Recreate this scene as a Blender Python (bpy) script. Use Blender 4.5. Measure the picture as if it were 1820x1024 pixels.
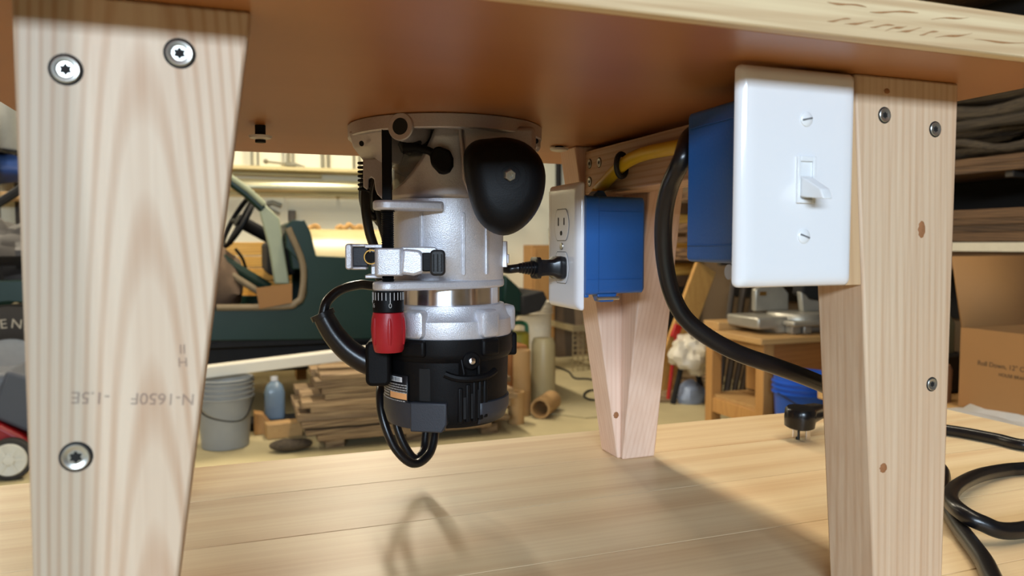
import bpy, bmesh, math, random
from math import sin, cos, pi, radians, sqrt, atan2
from mathutils import Matrix, Vector, noise as mnoise

for o in list(bpy.data.objects): bpy.data.objects.remove(o)
scene = bpy.context.scene
C = scene.collection
random.seed(11)

# ------------------------------------------------------------------ camera
# world frame: bench top is z = 0, the router table's front edge runs along +X, depth is +Y
FPX = 1350.0
YAW, PITCH, CAMH = radians(20.0), radians(-3.26), 0.222
FW = Vector((sin(YAW)*cos(PITCH), cos(YAW)*cos(PITCH), sin(PITCH)))
RT = Vector((cos(YAW), -sin(YAW), 0)); UP = RT.cross(FW)
cam = bpy.data.cameras.new('camera'); camo = bpy.data.objects.new('camera', cam); C.objects.link(camo)
cam.sensor_width = 36; cam.lens = FPX/1820*36; cam.clip_start = 0.02
camo.matrix_world = Matrix(((RT.x, UP.x, -FW.x, 0), (RT.y, UP.y, -FW.y, 0), (RT.z, UP.z, -FW.z, CAMH), (0, 0, 0, 1)))
cam.dof.use_dof = True; cam.dof.focus_distance = 0.60; cam.dof.aperture_fstop = 10.5
scene.camera = camo

# ------------------------------------------------------------------ world, lights, exposure
w = bpy.data.worlds.new('world'); scene.world = w; w.use_nodes = True
w.node_tree.nodes['Background'].inputs[0].default_value = (0.75, 0.85, 1, 1)
w.node_tree.nodes['Background'].inputs[1].default_value = 0.6
vs = scene.view_settings
vs.view_transform = 'Standard'; vs.look = 'None'; vs.gamma = 1; vs.use_curve_mapping = False
vs.exposure = 0.0
TUBE_W = 15.0          # each ceiling fixture
TUBE_C = (1.0, 0.88, 0.68)
WIN_W = 325.0          # daylight through the door glass behind the camera
WIN_C = (0.67, 0.83, 1.0)

def area(name, loc, sx, sy, power, col, rot=(0, 0, 0), parent=None):
    l = bpy.data.lights.new(name, 'AREA'); l.shape = 'RECTANGLE'; l.size = sx; l.size_y = sy
    l.energy = power; l.color = col
    o = bpy.data.objects.new(name, l); C.objects.link(o); o.location = loc; o.rotation_euler = rot
    if parent: o.parent = parent
    return o
area('door_daylight', (-1.9, -3.94, 1.32), 3.0, .46, WIN_W, WIN_C, (radians(90), 0, 0))

def ray(x, y): return FW + RT*((x-910)/FPX) - UP*((y-512)/FPX)
CP = Vector((0, 0, CAMH))
def aty(x, y, Y): r = ray(x, y); return CP + r*(Y/r.y)      # world point seen at a photo pixel, on the plane y = Y
def atx(x, y, X): r = ray(x, y); return CP + r*(X/r.x)
def atz(x, y, z): r = ray(x, y); return CP + r*((z-CAMH)/r.z)
def atd(x, y, d): return CP + ray(x, y)*d

# ------------------------------------------------------------------ mesh helpers
XZ = Matrix(((1, 0, 0, 0), (0, 0, 1, 0), (0, 1, 0, 0), (0, 0, 0, 1)))   # (a,b,h) -> (a,h,b)
YZ = Matrix(((0, 0, 1, 0), (1, 0, 0, 0), (0, 1, 0, 0), (0, 0, 0, 1)))   # (a,b,h) -> (h,a,b)
I4 = Matrix.Identity(4)
def T(x, y, z): return Matrix.Translation((x, y, z))
def Rz(a): return Matrix.Rotation(a, 4, 'Z')
def Rx(a): return Matrix.Rotation(a, 4, 'X')
def Ry(a): return Matrix.Rotation(a, 4, 'Y')
def frame(p, zdir, xhint=(0, 0, 1)):
    z = Vector(zdir).normalized(); x = Vector(xhint); x = (x - z*x.dot(z))
    if x.length < 1e-5: x = Vector((1, 0, 0)) - z*z.x
    x.normalize(); y = z.cross(x)
    return Matrix(((x.x, y.x, z.x, p[0]), (x.y, y.y, z.y, p[1]), (x.z, y.z, z.z, p[2]), (0, 0, 0, 1)))

class G:
    def __init__(s): s.v = []; s.f = []; s.mi = []
    def add(s, vs, fs, M=None, mi=0):
        b = len(s.v)
        for p in vs:
            p = Vector(p); s.v.append(M @ p if M else p)
        for f in fs: s.f.append([i+b for i in f]); s.mi.append(mi)
        return s
    def bb(s, x0, x1, y0, y1, z0, z1, M=None, mi=0):
        return s.add([(x0,y0,z0),(x1,y0,z0),(x1,y1,z0),(x0,y1,z0),(x0,y0,z1),(x1,y0,z1),(x1,y1,z1),(x0,y1,z1)],
              [(0,3,2,1),(4,5,6,7),(0,1,5,4),(1,2,6,5),(2,3,7,6),(3,0,4,7)], M, mi)
    def prism(s, poly, h0, h1, M=None, mi=0):
        n = len(poly)
        return s.add([(a,b,h0) for a,b in poly]+[(a,b,h1) for a,b in poly],
              [list(range(n))[::-1], list(range(n,2*n))]+[(i,(i+1)%n,n+(i+1)%n,n+i) for i in range(n)], M, mi)
    def loft(s, rings, M=None, cap=True, mi=0):
        n = len(rings[0]); vs = [p for r in rings for p in r]; fs = []
        for k in range(len(rings)-1):
            for i in range(n):
                j = (i+1) % n; fs.append((k*n+i, k*n+j, (k+1)*n+j, (k+1)*n+i))
        if cap: fs.append(list(range(n))[::-1]); fs.append([(len(rings)-1)*n+i for i in range(n)])
        return s.add(vs, fs, M, mi)
    def lathe(s, prof, M=None, n=32, a0=0, a1=2*pi, cap=True, mi=0):
        full = abs(a1-a0-2*pi) < 1e-6; m = n if full else n+1
        if full:
            return s.loft([[(max(r,1e-5)*cos(2*pi*i/n), max(r,1e-5)*sin(2*pi*i/n), z) for i in range(n)] for r, z in prof], M, cap, mi)
        vs = [(r*cos(a0+(a1-a0)*i/n), r*sin(a0+(a1-a0)*i/n), z) for r, z in prof for i in range(m)]
        fs = [(k*m+i, k*m+i+1, (k+1)*m+i+1, (k+1)*m+i) for k in range(len(prof)-1) for i in range(n)]
        return s.add(vs, fs, M, mi)
    def cyl(s, a, b, r0, r1=None, n=20, mi=0):
        a = Vector(a); b = Vector(b); L = (b-a).length
        return s.lathe([(r0,0),(r0 if r1 is None else r1,L)], frame(a, b-a), n, mi=mi)
    def tube(s, pts, r, n=12, closed=False, mi=0):
        P = [Vector(p) for p in pts]; N = len(P); rings = []
        t0 = (P[1]-P[0]).normalized(); x = Vector((0,0,1)) - t0*t0.z
        if x.length < .1: x = Vector((1,0,0)) - t0*t0.x
        x.normalize()
        for i in range(N):
            t = (P[(i+1)%N]-P[i-1]) if closed else (P[min(i+1,N-1)]-P[max(i-1,0)])
            t.normalize(); x = x - t*x.dot(t); x.normalize(); y = t.cross(x)
            rr = r[i] if isinstance(r, (list, tuple)) else r
            rings.append([P[i]+(x*cos(2*pi*k/n)+y*sin(2*pi*k/n))*rr for k in range(n)])
        if closed: rings.append(rings[0])
        return s.loft(rings, None, not closed, mi)
    def ball(s, c, r, n=20, m=12, M=None, mi=0):
        if not isinstance(r, (list, tuple)): r = (r, r, r)
        rings = []
        for k in range(1, m):
            a = -pi/2+pi*k/m
            rings.append([(c[0]+r[0]*cos(a)*cos(2*pi*i/n), c[1]+r[1]*cos(a)*sin(2*pi*i/n), c[2]+r[2]*sin(a)) for i in range(n)])
        return s.loft(rings, M, True, mi)
    def xf(s, M): s.v = [M @ p for p in s.v]; return s
    def lump(s, amp, sc, seed=0):
        c = sum(s.v, Vector())/len(s.v)
        s.v = [p + (p-c).normalized()*amp*(mnoise.noise(p*sc+Vector((seed, seed*2, 0)))+.5*mnoise.noise(p*sc*2.7+Vector((0, seed, 3)))) for p in s.v]
        return s

def rrect(w, h, r, k=5, cx=0, cy=0):
    out = []
    for qx, qy, a in ((1,1,0),(-1,1,90),(-1,-1,180),(1,-1,270)):
        for i in range(k+1):
            t = radians(a+90*i/k); out.append((cx+qx*(w/2-r)+r*cos(t), cy+qy*(h/2-r)+r*sin(t)))
    return out
def circ(cx, cy, r, n=24, a0=0, a1=360):
    full = abs(a1-a0) >= 360
    return [(cx+r*cos(radians(a0+(a1-a0)*i/(n if full else n-1))), cy+r*sin(radians(a0+(a1-a0)*i/(n if full else n-1)))) for i in range(n)]
def hull(pts):
    pts = sorted(set((round(a,6), round(b,6)) for a, b in pts))
    def half(ps):
        h = []
        for p in ps:
            while len(h) > 1 and (h[-1][0]-h[-2][0])*(p[1]-h[-2][1])-(h[-1][1]-h[-2][1])*(p[0]-h[-2][0]) <= 0: h.pop()
            h.append(p)
        return h
    a = half(pts); b = half(pts[::-1]); return a[:-1]+b[:-1]
def cr(pts, n=8):
    P = [Vector(p) for p in pts]; P = [P[0]*2-P[1]]+P+[P[-1]*2-P[-2]]; out = []
    for i in range(1, len(P)-2):
        for k in range(n):
            t = k/n; a, b, c, d = P[i-1:i+3]
            out.append(.5*((2*b)+(c-a)*t+(2*a-5*b+4*c-d)*t*t+(3*b-a-3*c+d)*t**3))
    out.append(P[-2]); return out

ORG = {}
def link(o, parent=None):
    C.objects.link(o)
    if parent: o.parent = parent
    return o
def mesh(name, g, mats, org=(0, 0, 0), ang=38):
    me = bpy.data.meshes.new(name); o3 = Vector(org)
    me.from_pydata([tuple(p-o3) for p in g.v], [], g.f)
    bm = bmesh.new(); bm.from_mesh(me); bmesh.ops.recalc_face_normals(bm, faces=bm.faces); bm.to_mesh(me); bm.free()
    for m in (mats if isinstance(mats, (list, tuple)) else [mats]): me.materials.append(m)
    if any(g.mi): me.polygons.foreach_set('material_index', g.mi)
    me.polygons.foreach_set('use_smooth', [True]*len(me.polygons)); me.set_sharp_from_angle(angle=radians(ang))
    me.update(); return me
def part(name, g, mats, parent, bevel=0, seg=2, ang=38, solid=0, label=None):
    org = ORG[parent.name]
    o = bpy.data.objects.new(name, mesh(name, g, mats, org, ang)); link(o, parent); ORG[o.name] = org
    if solid: m = o.modifiers.new('solid', 'SOLIDIFY'); m.thickness = solid; m.offset = 0
    if bevel: m = o.modifiers.new('bevel', 'BEVEL'); m.width = bevel; m.segments = seg; m.limit_method = 'ANGLE'; m.angle_limit = radians(35)
    if label: o['label'] = label
    return o
def tag(o, label, cat, group=None, kind=None):
    if label: o['label'] = label
    if cat: o['category'] = cat
    if group: o['group'] = group
    if kind: o['kind'] = kind
    return o
def thing(name, label, cat, loc=(0, 0, 0), group=None):
    o = bpy.data.objects.new(name, None); o.empty_display_size = .05; link(o); o.location = loc
    ORG[o.name] = Vector(loc); return tag(o, label, cat, group)
def solo(name, g, mats, label, cat, loc=None, group=None, bevel=0, seg=2, ang=38, solid=0):
    if loc is None:
        n = len(g.v); loc = (sum(p.x for p in g.v)/n, sum(p.y for p in g.v)/n, min(p.z for p in g.v))
    o = bpy.data.objects.new(name, mesh(name, g, mats, loc, ang)); link(o); o.location = loc; ORG[o.name] = Vector(loc)
    if solid: m = o.modifiers.new('solid', 'SOLIDIFY'); m.thickness = solid; m.offset = 0
    if bevel: m = o.modifiers.new('bevel', 'BEVEL'); m.width = bevel; m.segments = seg; m.limit_method = 'ANGLE'; m.angle_limit = radians(35)
    return tag(o, label, cat, group)
def struct(name, g, m, label=None):
    o = bpy.data.objects.new(name, mesh(name, g, m)); link(o); o['kind'] = 'structure'; ORG[o.name] = Vector((0,0,0))
    if label: o['label'] = label
    return o
def inst(name, me, M, parent):
    o = bpy.data.objects.new(name, me); link(o, parent); ORG[o.name] = ORG[parent.name]
    o.matrix_local = T(*(-ORG[parent.name])) @ M; return o
def text(name, s, size, M, m, parent, depth=0.0002, warp=None):
    cu = bpy.data.curves.new(name, 'FONT'); cu.body = s; cu.size = size; cu.align_x = 'CENTER'; cu.align_y = 'CENTER'; cu.extrude = depth
    t = bpy.data.objects.new('t', cu); C.objects.link(t)
    me = bpy.data.meshes.new_from_object(t.evaluated_get(bpy.context.evaluated_depsgraph_get()))
    bpy.data.objects.remove(t); bpy.data.curves.remove(cu)
    g = G(); g.add([v.co for v in me.vertices], [list(p.vertices) for p in me.polygons])
    bpy.data.meshes.remove(me)
    if warp: g.v = [warp(p) for p in g.v]
    else: g.xf(M)
    return part(name, g, m, parent)

# ------------------------------------------------------------------ materials
def lin(c): return tuple(((x/255)/12.92 if x/255 <= .04045 else ((x/255+.055)/1.055)**2.4) for x in c)+(1,)
def nodes(name):
    m = bpy.data.materials.new(name); m.use_nodes = True; nt = m.node_tree; return m, nt, nt.nodes['Principled BSDF']
def N(nt, t, **k):
    n = nt.nodes.new(t)
    for a, b in k.items():
        if a.startswith('i_'):
            n.inputs[int(a[2:]) if a[2:].isdigit() else a[2:]].default_value = b
        else: setattr(n, a, b)
    return n
MATS = {}
def mat(name, rgb, rough=.5, metal=0, var=.12, vs=25, bump=0, bs=300, coat=0, trans=0, alpha=1, spec=.5, rvar=.1, sub=0):
    m, nt, b = nodes(name); L = nt.links.new
    tc = N(nt, 'ShaderNodeTexCoord'); no = N(nt, 'ShaderNodeTexNoise', i_Scale=vs, i_Detail=4.0)
    L(tc.outputs['Object'], no.inputs['Vector'])
    c = lin(rgb); mx = N(nt, 'ShaderNodeMix', data_type='RGBA')
    mx.inputs[6].default_value = tuple(min(1, x*(1-var)) for x in c[:3])+(1,)
    mx.inputs[7].default_value = tuple(min(1, x*(1+var)) for x in c[:3])+(1,)
    L(no.outputs[0], mx.inputs[0]); L(mx.outputs[2], b.inputs['Base Color'])
    mr = N(nt, 'ShaderNodeMapRange'); mr.inputs[3].default_value = max(0, rough-rvar*rough); mr.inputs[4].default_value = min(1, rough+rvar*rough)
    L(no.outputs[0], mr.inputs[0]); L(mr.outputs[0], b.inputs['Roughness'])
    b.inputs['Metallic'].default_value = metal; b.inputs['Specular IOR Level'].default_value = spec
    b.inputs['Coat Weight'].default_value = coat; b.inputs['Coat Roughness'].default_value = .08
    b.inputs['Transmission Weight'].default_value = trans; b.inputs['Alpha'].default_value = alpha
    if bump:
        n2 = N(nt, 'ShaderNodeTexNoise', i_Scale=bs, i_Detail=3.0); L(tc.outputs['Object'], n2.inputs['Vector'])
        bp = N(nt, 'ShaderNodeBump', i_Strength=bump, i_Distance=.001); L(n2.outputs[0], bp.inputs['Height']); L(bp.outputs[0], b.inputs['Normal'])
    MATS[name] = m; return m
def wood(name, light, dark, grain='Z', ring=55, tilt=(.25, .35), off=(.01, .06), zs=.12, dist=2.5, amt=.55, streak=.35, rough=.55,
         bump=.12, gray=None, rnd=.12, coat=0, lo=.5):
    m, nt, b = nodes(name); L = nt.links.new
    tc = N(nt, 'ShaderNodeTexCoord'); sp = N(nt, 'ShaderNodeSeparateXYZ'); cb = N(nt, 'ShaderNodeCombineXYZ')
    L(tc.outputs['Object'], sp.inputs[0])
    for i, ax in enumerate({'Z': (0, 1, 2), 'X': (1, 2, 0), 'Y': (0, 2, 1)}[grain]): L(sp.outputs[ax], cb.inputs[i])
    oi = N(nt, 'ShaderNodeObjectInfo'); ad = N(nt, 'ShaderNodeVectorMath', operation='MULTIPLY_ADD')
    cx = N(nt, 'ShaderNodeCombineXYZ'); [L(oi.outputs['Random'], cx.inputs[i]) for i in range(3)]
    L(cx.outputs[0], ad.inputs[0]); ad.inputs[1].default_value = (.05, .03, 1.7) if rnd else (0, 0, 0); L(cb.outputs[0], ad.inputs[2])
    mp = N(nt, 'ShaderNodeMapping'); mp.inputs['Scale'].default_value = (1, 1, zs)
    mp.inputs['Rotation'].default_value = (tilt[0], tilt[1], 0); mp.inputs['Location'].default_value = (off[0], off[1], 0)
    L(ad.outputs[0], mp.inputs[0])
    wv = N(nt, 'ShaderNodeTexWave', wave_type='RINGS', rings_direction='Z', i_Scale=ring, i_Distortion=dist, i_Detail=2.0)
    wv.inputs['Detail Scale'].default_value = .25; L(mp.outputs[0], wv.inputs[0])
    rp = N(nt, 'ShaderNodeValToRGB'); e = rp.color_ramp.elements
    e[0].position = lo; e[0].color = (0, 0, 0, 1); e[1].position = 1; e[1].color = (1, 1, 1, 1); L(wv.outputs[1], rp.inputs[0])
    m2 = N(nt, 'ShaderNodeMapping'); m2.inputs['Scale'].default_value = (240, 240, 5); L(ad.outputs[0], m2.inputs[0])
    st = N(nt, 'ShaderNodeTexNoise', i_Scale=1.0, i_Detail=3.0); L(m2.outputs[0], st.inputs['Vector'])
    m3 = N(nt, 'ShaderNodeMapping'); m3.inputs['Scale'].default_value = (28, 28, 2.2); L(ad.outputs[0], m3.inputs[0])
    bl = N(nt, 'ShaderNodeTexNoise', i_Scale=1.0, i_Detail=2.0); L(m3.outputs[0], bl.inputs['Vector'])
    f1 = N(nt, 'ShaderNodeMath', operation='MULTIPLY', i_1=amt); L(rp.outputs[0], f1.inputs[0])
    s1 = N(nt, 'ShaderNodeMapRange'); s1.inputs[1].default_value = .35; s1.inputs[2].default_value = .7; s1.inputs[4].default_value = streak; L(st.outputs[0], s1.inputs[0])
    s2 = N(nt, 'ShaderNodeMapRange'); s2.inputs[1].default_value = .35; s2.inputs[2].default_value = .75; s2.inputs[4].default_value = .5*amt+.1; L(bl.outputs[0], s2.inputs[0])
    a1 = N(nt, 'ShaderNodeMath', operation='ADD'); L(f1.outputs[0], a1.inputs[0]); L(s1.outputs[0], a1.inputs[1])
    a2 = N(nt, 'ShaderNodeMath', operation='ADD', use_clamp=True); L(a1.outputs[0], a2.inputs[0]); L(s2.outputs[0], a2.inputs[1])
    mx = N(nt, 'ShaderNodeMix', data_type='RGBA'); mx.inputs[6].default_value = lin(light); mx.inputs[7].default_value = lin(dark)
    L(a2.outputs[0], mx.inputs[0]); out = mx.outputs[2]
    if gray:                       # weathered stripe in the sapwood along one edge
        gx, gw, gc = gray
        mr = N(nt, 'ShaderNodeMapRange', interpolation_type='SMOOTHSTEP'); mr.inputs[1].default_value = gx+gw; mr.inputs[2].default_value = gx-gw
        wob = N(nt, 'ShaderNodeMath', operation='MULTIPLY_ADD', i_1=.012); L(bl.outputs[0], wob.inputs[0]); L(sp.outputs[0], wob.inputs[2])
        L(wob.outputs[0], mr.inputs[0]); g2 = N(nt, 'ShaderNodeMath', operation='MULTIPLY', i_1=.75); L(mr.outputs[0], g2.inputs[0])
        my = N(nt, 'ShaderNodeMix', data_type='RGBA', blend_type='MULTIPLY'); my.inputs[7].default_value = lin(gc); L(g2.outputs[0], my.inputs[0]); L(out, my.inputs[6]); out = my.outputs[2]
    hs = N(nt, 'ShaderNodeHueSaturation'); mr = N(nt, 'ShaderNodeMapRange'); mr.inputs[3].default_value = 1-rnd; mr.inputs[4].default_value = 1+rnd
    L(oi.outputs['Random'], mr.inputs[0]); L(mr.outputs[0], hs.inputs['Value']); L(out, hs.inputs['Color']); L(hs.outputs[0], b.inputs['Base Color'])
    b.inputs['Roughness'].default_value = rough; b.inputs['Coat Weight'].default_value = coat; b.inputs['Coat Roughness'].default_value = .2
    if bump:
        bp = N(nt, 'ShaderNodeBump', i_Strength=bump, i_Distance=.0006); L(a1.outputs[0], bp.inputs['Height']); L(bp.outputs[0], b.inputs['Normal'])
    MATS[name] = m; return m
def emit(name, rgb, s):
    m, nt, b = nodes(name); b.inputs['Emission Color'].default_value = rgb+(1,); b.inputs['Emission Strength'].default_value = s; return m

PINE = wood('pine_leg', (216,190,160), (180,136,98), 'Z', 80, (.12,.20), (-.03,.05), dist=7, amt=.20, streak=.32, lo=.45, rnd=.04)
PINE_R = wood('pine_leg_fresh', (236,206,184), (206,160,128), 'Z', 80, (.12,.20), (-.03,.05), dist=7, amt=.18, streak=.22, lo=.45, rnd=.03)
PINE_L = wood('pine_leg_stained', (214,193,168), (178,138,104), 'Z', 105, (-.42,.02), (.202,.2105), zs=.11, dist=3.0, amt=.42, streak=.25, lo=.35, gray=(-.222,.006,(208,212,212)), rnd=0)
PINE_WEDGE = wood('pine_wedge', (216,180,138), (186,140,96), 'Z', 60, amt=.3)
PINE_RAIL = wood('pine_rail', (206,176,148), (168,124,90), 'Y', 70, amt=.35, rnd=.04)
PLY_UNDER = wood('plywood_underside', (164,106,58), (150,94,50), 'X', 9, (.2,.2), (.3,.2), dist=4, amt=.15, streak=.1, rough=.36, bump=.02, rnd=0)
EDGE = wood('edge_band_wood', (226,204,164), (164,118,76), 'X', 40, (.3,.3), (.02,.03), zs=.1, dist=10, amt=.22, streak=.4, rnd=0, lo=.6, bump=.3)
BENCH = wood('bench_plank_wood', (236,213,172), (210,172,128), 'X', 20, (.35,.3), (.02,.05), zs=.06, dist=7, amt=.34, streak=.3, rough=.42, bump=.05, rnd=.04)
ROUGHW = wood('rough_sawn_wood', (178,152,112), (100,76,52), 'X', 30, streak=.7, rough=.8, bump=.4, rnd=.3)
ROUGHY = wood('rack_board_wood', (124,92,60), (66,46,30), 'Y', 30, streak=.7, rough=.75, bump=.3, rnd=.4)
SHOPW = wood('shop_cabinet_wood', (190,144,84), (156,108,58), 'Z', 40, amt=.3, streak=.3, rough=.6, rnd=.08)
SHOPX = wood('shop_worktop_wood', (198,160,104), (164,120,70), 'X', 40, amt=.3, streak=.3, rough=.6, rnd=.08)
BARK = wood('driftwood_bark', (88,76,58), (46,38,30), 'Y', 60, streak=.9, rough=.85, bump=.8, rnd=.3)
ALU = mat('cast_aluminium', (214,214,220), .42, .62, .16, 900, .3, 1400, rvar=.2)
ALU2 = mat('cast_aluminium_base', (190,184,184), .45, .75, .08, 500, .2, 1200)
CHROME = mat('polished_steel', (236,236,240), .24, 1, .03, 10, 0, rvar=.1)
for nm, vl in (('Anisotropic', .9), ('Anisotropic Rotation', .25)): CHROME.node_tree.nodes['Principled BSDF'].inputs[nm].default_value = vl
ZINC = mat('zinc_screw', (188,186,178), .3, .9, .1, 300)
BLK = mat('black_plastic', (13,12,13), .5, 0, .1, 40, .1, 900, spec=.15)
BLKG = mat('black_gloss_plastic', (20,20,22), .25, 0, .1, 40)
RUB = mat('black_rubber', (26,25,27), .55, 0, .12, 60, .2, 800)
CORD = mat('cord_rubber', (17,16,18), .3, 0, .1, 60, .05, 500)
GREY = mat('grey_plastic_trim', (44,47,54), .5, 0, .08, 40, .15, 1000)
DARK = mat('dark_recess', (10,9,9), .8)
RED = mat('red_knob_plastic', (172,26,36), .42, 0, .06, 40, .1, 700)
WHITE = mat('white_plate_plastic', (232,232,234), .12, 0, .015, 12, .06, 70, coat=.3)
WHITEM = mat('white_switch_plastic', (230,231,232), .28, 0, .02, 20)
PLATE2 = mat('outlet_plate_plastic', (226,222,222), .16, 0, .015, 12, .06, 70)
BLUE = mat('blue_box_plastic', (34,86,150), .38, 0, .1, 30, .12, 500)
YEL = mat('yellow_cable_sheath', (224,184,40), .4, 0, .1, 60)
INK = mat('white_ink', (226,226,226), .6)
ORANGE = mat('orange_ink', (236,170,110), .6)
INKD = mat('faded_stamp_ink', (96,80,90), .8, 0, .3, 400, alpha=.30)
CLEAR = mat('clear_plastic_shield', (235,232,228), .08, 0, .02, 20, trans=.9)
BRASS = mat('brass_ring', (196,150,80), .3, .9, .1, 200)
# ------------------------------------------------------------------ room shell
FL = -0.9
WALLD = mat('bare_board_wall', (118,98,74), .8, 0, .12, 3, .15, 60)
WALL = mat('painted_wall', (232,228,204), .7, 0, .05, 3, .15, 60)
CONC = mat('concrete_floor', (186,172,132), .75, 0, .22, 3.5, .3, 90)
CEIL = mat('dark_board_ceiling', (104,92,76), .8, 0, .05, 3)
struct('floor', G().bb(-5, 4, -4, 7.3, FL-.1, FL), CONC, 'dusty concrete workshop floor')
struct('wall_back', G().bb(-5, 4, 7.2, 7.3, FL, 2.5), WALL, 'cream painted workshop back wall')
struct('wall_right', G().bb(3.9, 4, -4, 7.2, FL, 2.5), WALLD)
struct('wall_left', G().bb(-5, -4.9, -4, 7.2, FL, 2.5), WALLD)
struct('ceiling', G().bb(-5, 4, -4.1, 7.3, 2.5, 2.6), CEIL)
g = G(); g.bb(-4.9, -3.5, -4.1, -4, FL, 2.5); g.bb(-.3, 3.9, -4.1, -4, FL, 2.5); g.bb(-3.5, -.3, -4.1, -4, 1.60, 2.5); g.bb(-3.5, -.3, -4.1, -4, FL, 1.04)
struct('wall_front', g, WALLD)
g = G()
for x0, x1, z0, z1 in ((-3.5,-3.46,1.04,1.6),(-.34,-.3,1.04,1.6),(-2.43,-2.39,1.04,1.6),(-1.40,-1.36,1.04,1.6),(-3.46,-.34,1.04,1.07),(-3.46,-.34,1.57,1.6)): g.bb(x0,x1,-4.06,-3.98,z0,z1)
struct('window_1', g, WHITEM, 'long low window strip behind the photographer')

TUBE = emit('lit_tube', TUBE_C, 4.0)
HOUS = mat('fixture_enamel', (230,228,220), .4)
def fixture(x, y, power, where):
    t = thing('ceiling_light', where, 'light fixture', (x, y, 2.5), 'long fluorescent fixtures on the ceiling')
    part('housing', G().bb(x-.1, x+.1, y-.62, y+.62, 2.40, 2.499), HOUS, t, .01)
    for s in (-.05, .05): part('tube', G().cyl((x+s, y-.6, 2.375), (x+s, y+.6, 2.375), .016, n=12), TUBE, t)
    area('lamp_glow', (0, 0, -.15), .14, 1.2, power, TUBE_C, parent=t)
for i, y in enumerate((-.1, 1.3, 2.7, 4.1, 5.5)): fixture(.82, y, TUBE_W*(1.2, 1.2, 1.0, 1.7, 5.5)[i], 'fluorescent ceiling fixture, %s from the window in the row above the router table' % ('first','second','third','fourth','fifth','sixth','seventh')[i])
for i, y in enumerate((1.3, 4.1, 6.2)): fixture(-2.2, y, TUBE_W*(1.0, 2.0, 6.0)[i], 'fluorescent ceiling fixture, %s from the window in the row left of the bench' % ('first','second','third','fourth')[i])

# ------------------------------------------------------------------ workbench
wb = thing('workbench', 'pale wooden plank workbench under the router table', 'workbench', (-.1, .48, FL))
pw = .11
for i in range(6):
    part('plank', G().bb(-1.15, .90, .15+i*pw+.0002, .15+(i+1)*pw-.0002, -.038, 0), BENCH, wb, .0006, 1)
for x in (-1.05, .80):
    for y in (.2, .76): part('leg', G().bb(x-.045, x+.045, y-.045, y+.045, FL, -.039), SHOPW, wb, .003)
for y in (.2, .76): part('apron', G().bb(-1.0, .75, y-.019, y+.019, -.13, -.039), SHOPX, wb, .002)

# ------------------------------------------------------------------ router table
TOP = .32
rt = thing('router_table', 'small pine router table with tapered legs standing on the bench', 'router table', (.17, .55, 0))
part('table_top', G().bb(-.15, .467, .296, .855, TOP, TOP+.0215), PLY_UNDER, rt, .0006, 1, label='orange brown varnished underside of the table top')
part('edge_band', G().bb(-.15, .467, .288, .2958, TOP-.0002, TOP+.0217), EDGE, rt, .0008, 1, label='pale raw wood front edge with torn grain')
TEAR = mat('torn_grain_wood', (158,114,72), .85, 0, .4, 500)
for x0, y0, x1, y1, wd in ((1470,38,1512,33,4),(1500,44,1552,38,4),(1546,48,1590,44,4),(1573,54,1612,46,4),(1594,58,1638,50,4),(1634,62,1668,55,4),(1662,67,1728,60,4),(1732,71,1830,78,3.5),(1470,4,1540,12,5),(1546,21,1632,22,5),(1655,34,1722,31,3)):
    P_ = []
    for k in range(9):
        t = k/8; P_.append((x0+(x1-x0)*t, y0+(y1-y0)*t+1.2*sin(7*t+x0), wd*(.12+.88*sin(pi*t))*(.7+.3*sin(x0+9*t))))
    up_ = [aty(a, b-c/2, .2880) for a, b, c in P_]; dn_ = [aty(a, b+c/2, .2880) for a, b, c in P_][::-1]
    part('tear_mark', G().prism([(p.x, p.z) for p in up_+dn_], .28785, .2882, XZ), TEAR, rt)
def taper(name, poly, h0, h1, M, m, lab=None): return part(name, G().prism(poly, h0, h1, M), m, rt, .0016, 2, label=lab)
taper('leg_front_board', [(-.0785,0),(-.0365,0),(.0085,TOP),(-.0785,TOP)], .343, .381, XZ, PINE_L, 'pine leg board with grade stamp')
taper('leg_side_board', [(.3815,0),(.388,0),(.432,TOP),(.3815,TOP)], -.0785, -.0405, YZ, PINE)
taper('leg_front_board', [(.3615,0),(.4155,0),(.4155,TOP),(.335,TOP)], .347, .385, XZ, PINE)
taper('leg_side_board', [(.3855,0),(.391,0),(.434,TOP),(.3855,TOP)], .3775, .4155, YZ, PINE)
taper('leg_back_board', [(.3695,0),(.410,0),(.410,TOP),(.319,TOP)], .694, .732, XZ, PINE_R)
taper('leg_side_board', [(.688,0),(.6935,0),(.6935,TOP),(.632,TOP)], .3720, .410, YZ, PINE_R)
taper('leg_back_board', [(-.088,0),(-.055,0),(-.012,TOP),(-.088,TOP)], .694, .732, XZ, PINE)
taper('leg_side_board', [(.688,0),(.6935,0),(.6935,TOP),(.632,TOP)], -.088, -.050, YZ, PINE)
part('side_rail', G().bb(.330, .3715, .432, .6935, .272, .3148), PINE_RAIL, rt, .001)
part('side_rail', G().bb(-.050, -.030, .432, .6935, .272, .3148), PINE_RAIL, rt, .001)
part('wedge_block', G().prism([(.3312,.1985),(.3443,.1985),(.3350,.318),(.3312,.318)], .3475, .385, XZ), PINE_WEDGE, rt, .0005)
part('spacer_block', G().bb(.331, .3495, .661, .6935, .18, .262), PINE_RAIL, rt, .0005)

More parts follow.
